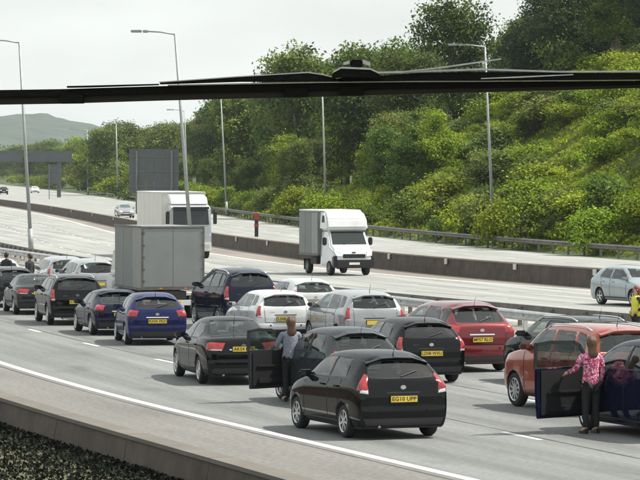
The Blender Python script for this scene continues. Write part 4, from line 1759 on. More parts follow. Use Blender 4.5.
# paints
P_black = paint('black_car_paint', (0.003, 0.0035, 0.004), 0.2)
P_charcoal = paint('charcoal_car_paint', (0.020, 0.022, 0.025), 0.4)
P_grey = paint('grey_car_paint', (0.030, 0.034, 0.038), 0.3)
P_blue = paint('blue_car_paint', (0.009, 0.013, 0.070), 0.4)
P_navy = paint('navy_car_paint', (0.005, 0.007, 0.022), 0.3)
P_red = paint('red_car_paint', (0.15, 0.004, 0.009), 0.35)
P_orange = paint('copper_red_car_paint', (0.31, 0.050, 0.022), 0.35)
P_silver = paint('silver_car_paint', (0.33, 0.34, 0.345), 0.55, 0.32)
P_silverb = paint('pale_blue_silver_car_paint', (0.30, 0.35, 0.365), 0.5, 0.32)
P_white = paint('white_car_paint', (0.60, 0.61, 0.61), 0.0)
P_pearl = paint('pearl_white_car_paint', (0.48, 0.50, 0.50), 0.1)
M_steelw = mat('dark_alloy_wheel', (0.22, 0.22, 0.23), 0.35, 0.8)

Car('parked_car', 'black hatchback nearest the camera, with a yellow number plate and tall red lamps', 'car', 1.56, 64.9, 20.0, 4.15, 1.86, 1.63, 'hatch', P_black, plate='EG10 UPP', nsp=7)
c2 = Car('parked_car', 'dark hatchback with the woman in grey at its open left front door', 'car', 1.04, 73.4, 19.5, 4.1, 1.74, 1.68, 'hatch', P_grey, nsp=7, rake=.04, lights='suv')
c2.open_door(1, 66)
Car('parked_car', 'black saloon with wide red tail lamps, behind the blue hatchback', 'car', -1.76, 81.2, 12.5, 4.8, 1.86, 1.55, 'saloon', P_black, plate='AK54 LVX', lights='wide', nsp=6, rr=.325)
Car('parked_car', 'blue hatchback with a chrome strip above its yellow number plate', 'car', -4.62, 99.6, 9.5, 4.0, 1.76, 1.50, 'hatch', P_blue, plate='RX05 FKD', lights='bar', nsp=7, rake=.02)
Car('parked_car', 'dark navy coupe in front of the blue hatchback', 'car', -5.95, 105.6, 14.0, 4.1, 1.76, 1.38, 'hatch', P_navy, nsp=9, rake=.09, lights='bar')
Car('parked_car', 'black off-roader with roof rails and a yellow number plate, left of the lorry box', 'car', -7.78, 112.4, 12.0, 4.45, 1.80, 1.64, 'suv', P_black, plate='KV07 HNA', lights='suv', bars=True, rr=.35, aerial=False, tint=True)
Car('parked_car', 'dark saloon with a pale shining roof, left of the black off-roader', 'car', -9.6, 120.6, 12.0, 4.4, 1.78, 1.40, 'saloon', P_charcoal, lights='wide')
Car('parked_car', 'dark car at the left edge of the queue, partly cut off by the frame', 'car', -11.1, 127.0, 14.0, 4.3, 1.80, 1.48, 'suv', P_charcoal, lights='suv')
Car('parked_car', 'silver estate with a dark rear window beside the grey lorry box', 'car', -8.15, 128.5, 14, 4.5, 1.80, 1.74, 'mpv', P_silver, lights='suv')
Car('parked_car', 'silver people carrier furthest back beside the guardrail', 'car', -9.75, 136.0, 13, 4.4, 1.78, 1.64, 'mpv', P_silver, lights='suv')
Car('parked_car', 'small white car far back between two people by the guardrail', 'car', -12.6, 139.5, 14, 4.1, 1.74, 1.46, 'hatch', P_white)
Car('parked_van', 'tall dark navy people carrier right beside the grey lorry box', 'van', -2.12, 109.2, 16.0, 4.8, 1.82, 1.93, 'mpv', P_navy, lights='suv', rr=.34, bars=True, aerial=False, tint=True)
Car('parked_car', 'white estate with a wide dark rear window, behind the black saloon', 'car', -0.98, 101.0, 14.0, 4.6, 1.80, 1.52, 'estate', P_white, plate='LS08 YBP', lights='suv')
Car('parked_car', 'white hatchback directly in front of the white box van', 'car', -0.12, 113.0, 16, 4.1, 1.76, 1.50, 'hatch', P_pearl)
Car('parked_car', 'silver people carrier behind the woman in grey, right of the white estate', 'car', 1.55, 97.0, 16.0, 4.5, 1.80, 1.66, 'mpv', P_silver, lights='suv', rr=.33)
Car('parked_car', 'black hatchback with a yellow plate between the silver people carrier and the red car', 'car', 2.62, 81.8, 17.0, 4.0, 1.76, 1.54, 'hatch', P_black, plate='LD08 WXU', rake=-.015, tint=True, lights='suv')
Car('parked_car', 'dark red car with a chrome badge, beside the guardrail', 'car', 4.02, 86.4, 19.0, 4.4, 1.82, 1.75, 'mpv', P_red, plate='MF57 RLO', lights='bar', rr=.33, rake=.07)
Car('parked_car', 'copper red off-roader with a bright alloy front wheel', 'car', 6.3, 71.0, 22.0, 4.42, 1.84, 1.86, 'suv', P_orange, lights='suv', rr=.36, nsp=10, bars=True)
Car('parked_car', 'dark grey car mostly hidden beyond the copper red off-roader', 'car', 6.65, 80.0, 21.0, 4.35, 1.80, 1.64, 'suv', P_charcoal, lights='suv', rr=.34, bars=True)
c20 = Car('parked_car', 'dark blue car at the bottom right corner with its left front door open', 'car', 7.2, 64.2, 20.0, 4.5, 1.82, 1.86, 'mpv', P_navy, lights='suv', rr=.33)
c20.open_door(1, 66)

# moving the other way
OPP = 'vehicles driving on the opposite carriageway'
Car('driving_car', 'pale silver hatchback driving on the opposite carriageway at the right edge', 'car', 12.45, 127.5, 24.0, 4.0, 1.72, 1.50, 'hatch', P_silverb, group=OPP, toward=True, aerial=False)
q = at(126.5, 218)
Car('driving_car', 'silver car on the slip road left of the white lorry', 'car', q.x, q.y, 9, 4.3, 1.78, 1.52, 'hatch', P_silver, group='vehicles on the slip road', toward=True, details=False, aerial=False)
q = at(4, 194.5)
Car('driving_car', 'dark car far away on the slip road at the left edge', 'car', q.x, q.y, 8, 4.4, 1.80, 1.6, 'suv', P_black, group='vehicles on the slip road', toward=True, details=False, aerial=False)
q = at(35.5, 193)
Car('driving_car', 'white car far away on the slip road, right of the dark one', 'car', q.x, q.y, 8, 4.2, 1.78, 1.5, 'hatch', P_white, group='vehicles on the slip road', toward=True, details=False, aerial=False)

# ------------------------------------------------------------------ trucks
M_tarp = mat('grey_curtain', (0.17, 0.18, 0.175), 0.55, noise=0.13, scale=0.9, bump=0.25, bscale=2.5)
M_tarp2 = mat('grey_box_panel', (0.235, 0.245, 0.24), 0.5, noise=0.10, scale=1.2, bump=0.2, bscale=2)
M_boxw = mat('white_box_panel', (0.62, 0.61, 0.56), 0.5, noise=0.07, scale=0.8)
M_boxtop = mat('pale_roof_sheet', (0.72, 0.72, 0.70), 0.5, noise=0.08, scale=1)
M_amber = mat('amber_lamp', (0.60, 0.20, 0.02), 0.2, coat=0.6)
M_chassis = mat('truck_chassis', (0.02, 0.02, 0.021), 0.7, noise=0.2, scale=3)


def truck_root(name, label, cat, X, Y, head, toward, group):
    """origin: ground point under the middle of the end that faces the camera; local +x runs the way the truck drives"""
    a = R(head)
    d = Vector((-math.sin(a), math.cos(a), 0))
    rz = math.atan2(d.y, d.x) + (PI if toward else 0)
    return thing(name, label, cat, (X, Y, 0), rz, group)


def taper_prism(outline, hw, ztaper=None):
    """(x, z) outline given thickness in y; half width may depend on x and z"""
    n = len(outline)
    vs = []
    for sg in (-1, 1):
        for x, z in outline:
            w = hw(x, z) if callable(hw) else hw
            vs.append((x, sg * w, z))
    fs = [tuple(range(n)), tuple(range(2 * n - 1, n - 1, -1))]
    fs += [(k, k + n, (k + 1) % n + n, (k + 1) % n) for k in range(n)]
    mb = MB()
    mb.add(vs, fs)
    return mb


def truck_wheels(t, xs, r, half, w=0.24):
    wm, rm = wheel_parts(r, w, 8, M_steelw)
    for x in xs:
        for sg in (1, -1):
            o = bpy.data.objects.new('wheel', wm)
            C.objects.link(o)
            o.parent = t
            o.location = (x, sg * (half - w / 2), r)
            o.rotation_euler = (0, 0, 0 if sg > 0 else PI)
            q = bpy.data.objects.new('rim', rm)
            C.objects.link(q)
            q.parent = o


# grey curtain-sided lorry in the queue (rear toward the camera)
t = truck_root('box_lorry', 'lorry with a plain grey box body standing in the queue', 'lorry', -4.9, 116.8, 14, False, 'vehicles stopped in the queue')
bw, z0, z1, bl = 1.07, 1.0, 3.12, 4.9
MB().box(0.06, bl, -bw + .03, bw - .03, z0 + .02, z1 - .02).build('box_body', M_tarp, t)
# rear face: two door leaves, frame proud of them
MB().box(0.012, 0.055, -bw + .063, -.006, z0 + .10, z1 - .08).build('rear_door', M_tarp2, t)
MB().box(0.012, 0.055, .006, bw - .063, z0 + .10, z1 - .08).build('rear_door', M_tarp2, t)
fr = MB()
for y0_, y1_ in ((-bw, -bw + .06), (bw - .06, bw)):
    fr.box(0, .10, y0_, y1_, z0, z1)
fr.box(0, .10, -bw + .062, bw - .062, z1 - .07, z1).box(0, .10, -bw + .062, bw - .062, z0, z0 + .09)
fr.build('rear_frame', M_galvd, t)
for y in (-1.01, 1.01):
    for q in range(5):
        z = z0 + .25 + q * .40
        MB().box(0.0, .028, y - .05, y + .05, z, z + .07).build('hinge', M_galvd, t)
# side planks of the near (left) side
n_ = 3
for k in range(n_):
    x0_, x1_ = .12 + k * (bl - .16) / n_, .12 + (k + 1) * (bl - .16) / n_ - .03
    MB().box(x0_, x1_, bw - .028, bw - .004, z0 + .05, z1 - .06).build('side_panel', M_tarp2 if k % 3 == 0 else M_tarp, t)
MB().box(.1, bl, bw - .003, bw + .02, z1 - .05, z1 + .01).build('roof_edge', M_galvd, t)
MB().box(.1, bl, bw - .003, bw + .02, z0 - .02, z0 + .04).build('side_rail', M_galvd, t)
MB().box(0.0, bl + 2, -.45, .45, .62, .96).build('chassis', M_chassis, t)
MB().box(-.02, .10, -bw + .05, bw - .05, .48, .66).build('rear_bumper', M_boxtop, t, bevel=.01)
for sg in (1, -1):
    MB().box(-.045, -.022, sg * .80 - .16, sg * .80 + .16, .52, .63).build('tail_light', M_red, t)
    MB().box(-.012, .0, sg * .42 - .05, sg * .42 + .05, z0 + .02, z0 + .075).build('marker_lamp', M_amber, t)
MB().box(-.04, -.022, -.26, .26, .53, .64).build('number_plate', M_plate_y, t)
cb = taper_prism([(bl + .05, .45), (bl + .05, 2.25), (bl + .9, 2.25), (bl + 1.4, 1.45), (bl + 2.1, 1.2), (bl + 2.2, .45)], .95)
cb.build('cab', P_white, t, bevel=.05)
truck_wheels(t, (1.5, bl + 1.5), .38, 1.0)

# white box van with a Luton fairing, front toward the camera
t = truck_root('box_van', 'white box van with grey sides driving on the opposite carriageway', 'van', 1.62, 165.5, 17.0, True, OPP)
fx = 0.0       # front bumper at x = 0, body behind it (negative x)
hw = 1.0


def cabw(x, z):
    return hw * (1 - .10 * max(0, z - 1.1)) * (1 - (.10 if x > -.25 else 0))


cab = taper_prism([(-.02, .42), (.0, .80), (-.10, 1.12), (-.70, 1.42), (-1.25, 2.12), (-2.3, 2.14), (-2.3, .42)], cabw)
cab.build('cab', P_white, t, bevel=.07)
taper_prism([(-1.15, 2.12), (-1.05, 2.22), (-1.18, 2.66), (-1.62, 3.02), (-2.3, 3.08), (-2.3, 2.12)], lambda x, z: 1.03 - .05 * max(0, z - 2.6) * 2).build('roof_fairing', P_white, t, bevel=.09)
# windscreen: a sloping slab just proud of the cab
ws = [(-.735, -.84, 1.475), (-.735, .84, 1.475), (-1.20, .80, 2.065), (-1.20, -.80, 2.065)]
nrm = Vector((.78, 0, .62))
pr = [Vector(p) + nrm * .012 for p in ws] + [Vector(p) - nrm * .05 for p in ws]
MB().hexa([tuple(p) for p in pr]).build('windscreen', M_glass, t)
for sg in (1, -1):
    y = sg * .925
    w0 = taper_prism([(-1.02, 1.48), (-1.36, 2.02), (-1.95, 2.02), (-1.95, 1.46)], .008)
    o = w0.build('side_window', M_glass, t)
    o.location = (0, sg * .965, 0)
    o.rotation_euler = (R(-5.7 * -sg), 0, 0)
    w1 = taper_prism([(-1.50, 2.50), (-1.60, 2.82), (-1.82, 2.84), (-1.92, 2.50)], .008)
    o = w1.build('fairing_window', M_glass, t)
    o.location = (0, sg * 1.022, 0)
    hl = MB().hexa([(.03, sg * .60, .92), (.0, sg * .88, .95), (-.22, sg * .955, 1.22), (-.10, sg * .66, 1.14), (-.2, sg * .60, .92), (-.3, sg * .88, .95), (-.4, sg * .90, 1.20), (-.3, sg * .66, 1.12)])
    hl.build('headlight', M_clear, t)
    m_ = MB().box(-1.16, -1.0, min(sg * 1.04, sg * 1.24), max(sg * 1.04, sg * 1.24), 1.42, 1.80).build('wing_mirror', M_black, t, bevel=.04)
    MB().box(-.42, -.02, min(sg * .80, sg * .985), max(sg * .80, sg * .985), .38, .94).build('wheel_arch_guard', M_black, t, bevel=.05)
MB().box(-.16, .035, -.90, .90, .36, .80).build('front_bumper', M_black, t, bevel=.05)
MB().box(-.05, .030, -.55, .55, .84, 1.02).build('grille', M_black, t, bevel=.02)
MB().box(.036, .048, -.26, .26, .52, .63).build('front_number_plate', M_plate_w, t)
MB().box(-5.5, -2.36, -1.06, 1.06, .92, 3.02).build('box_body', M_tarp, t, bevel=.02)
for k in range(3):
    x0_ = -5.46 + k * 1.03
    MB().box(x0_, x0_ + .99, -1.085, -1.062, 1.0, 2.95).build('side_panel', M_tarp2 if k == 2 else M_tarp, t)
MB().box(-5.52, -2.34, -1.08, 1.08, 3.022, 3.09).build('box_roof', M_boxtop, t, bevel=.015)
MB().box(-5.52, -2.34, -1.09, -1.061, .90, .985).build('side_rail', M_galvd, t)
MB().box(-5.5, -2.3, -.42, .42, .55, .90).build('chassis', M_chassis, t)
MB().box(-3.9, -2.9, -.98, -.60, .48, .82).build('tool_box', M_chassis, t, bevel=.02)
truck_wheels(t, (-.95, -4.5), .35, .99)
for x in (-2.6, -3.9, -5.3):
    MB().box(x - .04, x + .04, -1.10, -1.0905, .925, .965).build('marker_lamp', M_amber, t)
for sg in (1, -1):
    MB().box(-5.02, -5.0, sg * .84 - .14, sg * .84 + .14, .18, .70).build('mud_flap', M_rubber, t)
MB().tube([(-.72, -.30, 1.47), (-.80, .30, 1.56)], .012, 6).build('screen_wiper', M_black, t)
MB().box(-.095, -.070, -.10, .10, 1.06, 1.13).build('badge', M_chrome, t, bevel=.01)

# white lorry, front toward the camera
t = truck_root('lorry', 'large white lorry driving behind the grey box lorry', 'lorry', -7.25, 197.0, 12.5, True, OPP)
P_lorry = paint('lorry_cab_paint', (0.42, 0.45, 0.47), 0.1)
taper_prism([(0, .5), (.02, 1.3), (-.06, 1.9), (-.22, 2.85), (-.7, 3.05), (-1.9, 3.05), (-1.9, .5)], 1.17).build('cab', P_lorry, t, bevel=.07)
taper_prism([(-.55, 3.05), (-1.05, 3.52), (-1.85, 3.62), (-1.85, 3.05)], 1.08).build('roof_deflector', P_white, t, bevel=.06)
ws = [(-.03, -1.02, 1.92), (-.03, 1.02, 1.92), (-.19, 1.0, 2.74), (-.19, -1.0, 2.74)]
nrm = Vector((.98, 0, .18))
pr = [Vector(p) + nrm * .03 for p in ws] + [Vector(p) - nrm * .05 for p in ws]
MB().hexa([tuple(p) for p in pr]).build('windscreen', M_glass, t)
MB().box(-.30, .10, -1.02, 1.02, 2.80, 2.92).build('sun_visor', M_black, t, bevel=.02)
MB().box(-.02, .04, -.75, .75, 1.05, 1.70).build('grille', M_black, t, bevel=.02)
MB().box(-.2, .07, -1.16, 1.16, .42, .92).build('front_bumper', M_boxw, t, bevel=.04)
for sg in (1, -1):
    MB().box(-.05, .085, min(sg * .72, sg * 1.06), max(sg * .72, sg * 1.06), .60, .82).build('headlight', M_clear, t, bevel=.02)
    MB().box(-.06, .10, min(sg * 1.26, sg * 1.46), max(sg * 1.26, sg * 1.46), 1.95, 2.65).build('wing_mirror', M_black, t, bevel=.03)
    MB().tube([(-.1, sg * 1.15, 2.7), (.02, sg * 1.36, 2.68)], .025, 6).build('mirror_arm', M_black, t)
    MB().box(-1.15, -.35, sg * 1.172 - .008, sg * 1.172 + .008, 1.95, 2.70).build('side_window', M_glass, t)
MB().box(-11.0, -2.35, -1.24, 1.24, 1.12, 3.70).build('box_body', M_boxw, t, bevel=.02)
for k in range(6):
    x0_ = -10.9 + k * 1.42
    MB().box(x0_, x0_ + 1.38, -1.262, -1.242, 1.2, 3.6).build('side_panel', M_boxw, t)
MB().box(-11.02, -2.33, -1.26, 1.26, 3.702, 3.76).build('box_roof', M_boxtop, t)
MB().box(-10.9, -1.9, -.45, .45, .65, 1.10).build('chassis', M_chassis, t)
truck_wheels(t, (-1.2, -7.6, -8.9), .50, 1.2, .3)


# ------------------------------------------------------------------ people
M_skin = mat('skin', (0.52, 0.32, 0.23), 0.55, noise=0.06, scale=8)
M_hairb = mat('brown_hair', (0.085, 0.036, 0.018), 0.5, noise=0.6, scale=14, stretch=(4, 4, .6), bump=.5, bscale=30)
M_hairf = mat('fair_brown_hair', (0.085, 0.045, 0.022), 0.5, noise=0.6, scale=14, stretch=(4, 4, .6), bump=.5, bscale=30)
M_hairr = mat('auburn_hair', (0.17, 0.040, 0.022), 0.5, noise=0.35, scale=14, stretch=(4, 4, .6), bump=.5, bscale=30)
M_hairk = mat('dark_hair', (0.02, 0.016, 0.013), 0.5, noise=0.3, scale=14)
M_gtop = mat('grey_blue_jumper', (0.20, 0.225, 0.275), 0.9, noise=0.18, scale=6, bump=.5, bscale=25)
M_dtrs = mat('black_trousers', (0.012, 0.012, 0.014), 0.85, noise=0.2, scale=7, bump=.4, bscale=12)
M_blk = mat('black_jacket', (0.014, 0.014, 0.016), 0.8, noise=0.2, scale=5, bump=.4, bscale=12)
M_hiv = mat('yellow_high_visibility_vest', (0.62, 0.60, 0.04), 0.6, noise=0.12, scale=7, bump=.3, bscale=12)
M_pale = mat('pale_cap_band', (0.6, 0.58, 0.52), 0.7)
M_eye = mat('eye', (0.03, 0.02, 0.015), 0.2)
M_lip = mat('lips', (0.40, 0.14, 0.12), 0.5)


def pattern_mat():
    m = mat('pink_patterned_blouse', (0.42, 0.035, 0.10), 0.85, bump=.4, bscale=20)
    nt = m.node_tree
    p = nt.nodes['Principled BSDF']
    tcn = nt.nodes.new('ShaderNodeTexCoord')
    vo = nt.nodes.new('ShaderNodeTexNoise')
    vo.inputs['Scale'].default_value = 13
    vo.inputs['Detail'].default_value = 3
    vo.inputs['Distortion'].default_value = 2.5
    nt.links.new(tcn.outputs['Object'], vo.inputs['Vector'])
    cr = nt.nodes.new('ShaderNodeValToRGB')
    e = cr.color_ramp.elements
    e[0].position, e[0].color = 0.40, (0.30, 0.012, 0.055, 1)
    e[1].position, e[1].color = 0.60, (0.72, 0.52, 0.60, 1)
    x = e.new(0.5)
    x.color = (0.46, 0.05, 0.16, 1)
    nt.links.new(vo.outputs['Fac'], cr.inputs['Fac'])
    nt.links.new(cr.outputs['Color'], p.inputs['Base Color'])
    return m


M_pink = pattern_mat()


def skin_mesh(name, joints, edges, m, parent, levels=2):
    """joints: name -> (x, y, z, rx, ry); edges between joint names; first joint is the root"""
    names = list(joints)
    me = bpy.data.meshes.new(name)
    me.from_pydata([joints[k][:3] for k in names], [(names.index(a), names.index(b)) for a, b in edges], [])
    o = bpy.data.objects.new(name, me)
    C.objects.link(o)
    sk = o.modifiers.new('skin', 'SKIN')
    sk.use_smooth_shade = True
    me.skin_vertices.new() if not me.skin_vertices else None
    for i, k in enumerate(names):
        j = joints[k]
        sv = me.skin_vertices[0].data[i]
        sv.radius = (j[3], j[4] if len(j) > 4 else j[3])
        sv.use_root = (i == 0)
    sb = o.modifiers.new('sub', 'SUBSURF')
    sb.levels = levels
    sb.render_levels = levels
    dg = bpy.context.evaluated_depsgraph_get()
    me2 = bpy.data.meshes.new_from_object(o.evaluated_get(dg))
    o.modifiers.clear()
    o.data = me2
    me2.materials.clear()
    me2.materials.append(m)
    me2.polygons.foreach_set('use_smooth', [True] * len(me2.polygons))
    o.parent = parent
    return o


def person(label, X, Y, face, h, top_m, trs_m, hair_m, hair='long', arms='down', group='people standing among the stopped cars', vest=None):
    """face: direction the person looks, degrees from +X. Local +x is forward, +y their left."""
    t = thing('person', label, 'person', (X, Y, 0), R(face), group)
    k = h / 1.72
    E = []

    def sc(d):
        return {n: tuple(v * k for v in j) for n, j in d.items()}
    # arm poses (shoulder, elbow, wrist) for the left side; mirrored with its own lift
    poses = {
        'down': [((0, .185, 1.405), (-.02, .225, 1.12), (.05, .215, .87)), ((0, -.185, 1.405), (-.02, -.225, 1.12), (.05, -.215, .87))],
        'door': [((0, .185, 1.405), (.08, .27, 1.16), (.26, .34, 1.08)), ((0, -.185, 1.405), (-.03, -.235, 1.12), (.06, -.22, .88))],
        'hips': [((0, .185, 1.405), (-.06, .31, 1.16), (.06, .20, 1.02)), ((0, -.185, 1.405), (-.06, -.31, 1.16), (.06, -.20, 1.02))],
    }[arms]
    J = {'pel': (0, 0, .95, .12, .10), 'wai': (0, 0, 1.10, .105, .085), 'che': (.01, 0, 1.28, .125, .10), 'nb': (-.005, 0, 1.44, .06, .06), 'nk': (.01, 0, 1.50, .048, .048), 'hd0': (.02, 0, 1.56, .066, .072), 'hd1': (.012, 0, 1.63, .082, .092), 'hd2': (.002, 0, 1.685, .058, .066)}
    ed = [('pel', 'wai'), ('wai', 'che'), ('che', 'nb'), ('nb', 'nk'), ('nk', 'hd0'), ('hd0', 'hd1'), ('hd1', 'hd2')]
    for i, (sh, el, wr) in enumerate(poses):
        s = 'LR'[i]
        J['sh' + s] = (*sh, .052, .052)
        J['el' + s] = (*el, .037, .037)
        J['wr' + s] = (*wr, .026, .026)
        d = (Vector(wr) - Vector(el)).normalized()
        pm = Vector(wr) + d * .075
        J['pa' + s] = (*pm, .036, .022)
        ed += [('che', 'sh' + s), ('sh' + s, 'el' + s), ('el' + s, 'wr' + s), ('wr' + s, 'pa' + s)]
    for s, sg in (('L', 1), ('R', -1)):
        J['hip' + s] = (0, sg * .095, .90, .088, .088)
        J['kn' + s] = (.015, sg * .105, .50, .055, .055)
        J['an' + s] = (-.015, sg * .11, .10, .037, .037)
        J['to' + s] = (.13, sg * .125, .045, .036, .030)
        ed += [('pel', 'hip' + s), ('hip' + s, 'kn' + s), ('kn' + s, 'an' + s), ('an' + s, 'to' + s)]
    body = skin_mesh('body', sc(J), ed, M_skin, t)

    def loft(name, rings, m, n=30, join=None):
        mb = MB()
        vs = []
        for (x, y, z, rx, ry) in rings:
            for q in range(n):
                a = 2 * PI * q / n
                wv = 1.0 + (0.05 * math.sin(7 * a + z * 9) + 0.03 * math.sin(13 * a + z * 21) if name == 'hair' else 0.018 * math.sin(5 * a + z * 30))
                vs.append(((x + rx * wv * math.cos(a)) * k, (y + ry * wv * math.sin(a)) * k, z * k))
        fs = [(i * n + q, i * n + (q + 1) % n, (i + 1) * n + (q + 1) % n, (i + 1) * n + q) for i in range(len(rings) - 1) for q in range(n)]
        fs += [tuple(range(n))[::-1], tuple((len(rings) - 1) * n + q for q in range(n))]
        mb.add(vs, fs)
        o = mb.build(name, m, t, True)
        if join is not None:
            bm = bmesh.new()
            bm.from_mesh(join.data)
            bm.from_mesh(o.data)
            bm.to_mesh(join.data)
            bm.free()
            bpy.data.objects.remove(o)
        return o
    # fingers, each its own short chain rooted in the palm
    for i, (sh, el, wr) in enumerate(poses):
        d = (Vector(wr) - Vector(el)).normalized()
        side = Vector((1, 0, 0)) - d * d.x
        side.normalize()
        inw = Vector((0, -1 if i == 0 else 1, 0))
        fb = MB()
        for f_, (o_, L_) in enumerate(((.030, .068), (.011, .078), (-.010, .073), (-.029, .058))):
            a = Vector(wr) + d * .085 + side * o_
            b = a + d * L_ * .55 + inw * .010
            c_ = b + d * L_ * .40 + inw * .028
            fb.tube([tuple(p * k) for p in (a, b, c_)], [.0095 * k, .0088 * k, .007 * k], 6)
        a = Vector(wr) + d * .025 + side * .024
        b = a + d * .035 + side * .030 + inw * .012
        c_ = b + d * .032 + inw * .012
        fb.tube([tuple(p * k) for p in (a, b, c_)], [.012 * k, .011 * k, .008 * k], 6)
        fb.build('fingers', M_skin, t, True)
    # face
    hc = Vector((.012, 0, 1.63)) * k
    fm = MB().tube([tuple(hc + Vector((.075, 0, .012)) * k), tuple(hc + Vector((.108, 0, -.022)) * k), tuple(hc + Vector((.09, 0, -.03)) * k)], [.009 * k, .015 * k, .010 * k], 6)
    fm.build('nose', M_skin, t, True)
    for sg in (1, -1):
        MB().tube([tuple(hc + Vector((.078, sg * .033, .012)) * k), tuple(hc + Vector((.090, sg * .033, .012)) * k)], .011 * k, 8).build('eye', M_eye, t, True)
        MB().tube([tuple(hc + Vector((-.005, sg * .085, -.025)) * k), tuple(hc + Vector((.0, sg * .094, 0)) * k), tuple(hc + Vector((-.008, sg * .090, .02)) * k)], [.010 * k, .017 * k, .012 * k], 6).build('ear', M_skin, t, True)
    MB().tube([tuple(hc + Vector((.082, -.025, -.055)) * k), tuple(hc + Vector((.088, 0, -.057)) * k), tuple(hc + Vector((.082, .025, -.055)) * k)], .008 * k, 6).build('mouth', M_lip, t, True)
    # clothes
    T = {'che': (.01, 0, 1.28, .152, .124), 'wai': (0, 0, 1.10, .132, .112), 'hem': (0, 0, .93, .152, .128), 'nb': (-.005, 0, 1.425, .085, .08)}
    te = [('che', 'wai'), ('wai', 'hem'), ('che', 'nb')]
    for i, (sh, el, wr) in enumerate(poses):
        s = 'LR'[i]
        T['sh' + s] = (*sh, .070, .070)
        T['el' + s] = (*el, .054, .054)
        w_ = Vector(el).lerp(Vector(wr), .93)
        T['wr' + s] = (*w_, .041, .041)
        te += [('che', 'sh' + s), ('sh' + s, 'el' + s), ('el' + s, 'wr' + s)]
    tp = skin_mesh('top', sc(T), te, top_m, t)
    loft('top', [(0, 0, .84, .118, .178), (0, 0, .86, .128, .186), (0, 0, .95, .124, .178), (0, 0, 1.08, .108, .150), (0, 0, 1.18, .112, .156), (.008, 0, 1.30, .122, .178), (0, 0, 1.38, .108, .188), (-.004, 0, 1.43, .088, .150), (-.005, 0, 1.465, .064, .085), (-.004, 0, 1.485, .056, .062)], top_m, join=tp)
    if vest:
        V = {'che': (.01, 0, 1.29, .168, .150), 'wai': (0, 0, 1.10, .155, .138), 'hem': (0, 0, .95, .165, .145), 'nb': (-.005, 0, 1.40, .10, .09), 'sL': (0, .13, 1.41, .07, .07), 'sR': (0, -.13, 1.41, .07, .07)}
        loft('vest', [(0, 0, .88, .142, .200), (0, 0, 1.08, .128, .172), (0, 0, 1.18, .130, .176), (.008, 0, 1.30, .140, .196), (0, 0, 1.38, .126, .196), (-.004, 0, 1.44, .098, .150), (-.005, 0, 1.47, .070, .088)], vest)
    L_ = {'pel': (0, 0, .94, .138, .118)}
    le = []
    for s, sg in (('L', 1), ('R', -1)):
        L_['hip' + s] = (0, sg * .095, .86, .104, .104)
        L_['kn' + s] = (.015, sg * .105, .50, .072, .072)
        L_['an' + s] = (-.015, sg * .11, .10, .058, .058)
        le += [('pel', 'hip' + s), ('hip' + s, 'kn' + s), ('kn' + s, 'an' + s)]
    tr_ = skin_mesh('trousers', sc(L_), le, trs_m, t)
    loft('trousers', [(0, 0, .74, .095, .155), (0, 0, .80, .112, .178), (0, 0, .88, .116, .176), (0, 0, 1.0, .105, .150)], trs_m, join=tr_)
    for s, sg in (('L', 1), ('R', -1)):
        MB().hexa([(-.08 * k, (sg * .12 - .042) * k, 0), (.19 * k, (sg * .125 - .045) * k, 0), (.19 * k, (sg * .125 + .045) * k, 0), (-.08 * k, (sg * .12 + .042) * k, 0),
                   (-.07 * k, (sg * .12 - .036) * k, .10 * k), (.17 * k, (sg * .125 - .034) * k, .05 * k), (.17 * k, (sg * .125 + .034) * k, .05 * k), (-.07 * k, (sg * .12 + .036) * k, .10 * k)]).build('shoe', M_black, t, bevel=.02)
    # hair
    rnd = random.Random(int(h * 1000))
    if hair == 'long':
        loft('hair', [(-.082, .01, 1.33, .014, .045), (-.084, .006, 1.36, .030, .074), (-.076, 0, 1.42, .044, .104), (-.064, 0, 1.48, .050, .090), (-.052, 0, 1.53, .058, .078), (-.038, 0, 1.58, .076, .088), (-.026, 0, 1.63, .092, .100), (-.018, 0, 1.67, .096, .102), (-.014, 0, 1.705, .086, .086), (-.010, 0, 1.742, .050, .050), (-.010, 0, 1.752, .018, .02)], hair_m)
    else:
        loft('hair', [(-.060, 0, 1.54, .040, .060), (-.050, 0, 1.59, .062, .088), (-.028, 0, 1.65, .088, .098), (-.014, 0, 1.70, .092, .088), (-.010, 0, 1.735, .066, .064), (-.008, 0, 1.75, .028, .030)], hair_m)
    return t


person('woman with brown hair in a grey-blue jumper standing at the open car door', -.64, 75.6, 112, 1.80, M_gtop, M_dtrs, M_hairb, 'long', 'door')
person('woman in a pink patterned blouse standing at the open door of the dark blue car', 5.14, 66.4, 118, 1.82, M_pink, M_dtrs, M_hairf, 'long', 'door')
person('person with auburn hair in a yellow vest by the guardrail at the right edge', 8.95, 99.0, 200, 1.70, M_blk, M_dtrs, M_hairr, 'long', 'hips', vest=M_hiv)
person('person in black standing by the guardrail far back, at the left edge', -12.35, 138.0, 60, 1.74, M_blk, M_dtrs, M_hairk, 'short', 'down')
person('person in black standing by the guardrail beside the lamp post far back', -11.2, 135.0, 150, 1.76, M_blk, M_dtrs, M_hairk, 'short', 'down')


# ------------------------------------------------------------------ windscreen wiper of the coach the picture was taken from
WY = 2.8


def wp(px, py, dy=0.0):
    Y = WY + dy
    return ((px - 320) * Y / F, dy, EYE + (HZ - py) * Y / F - 5.0)


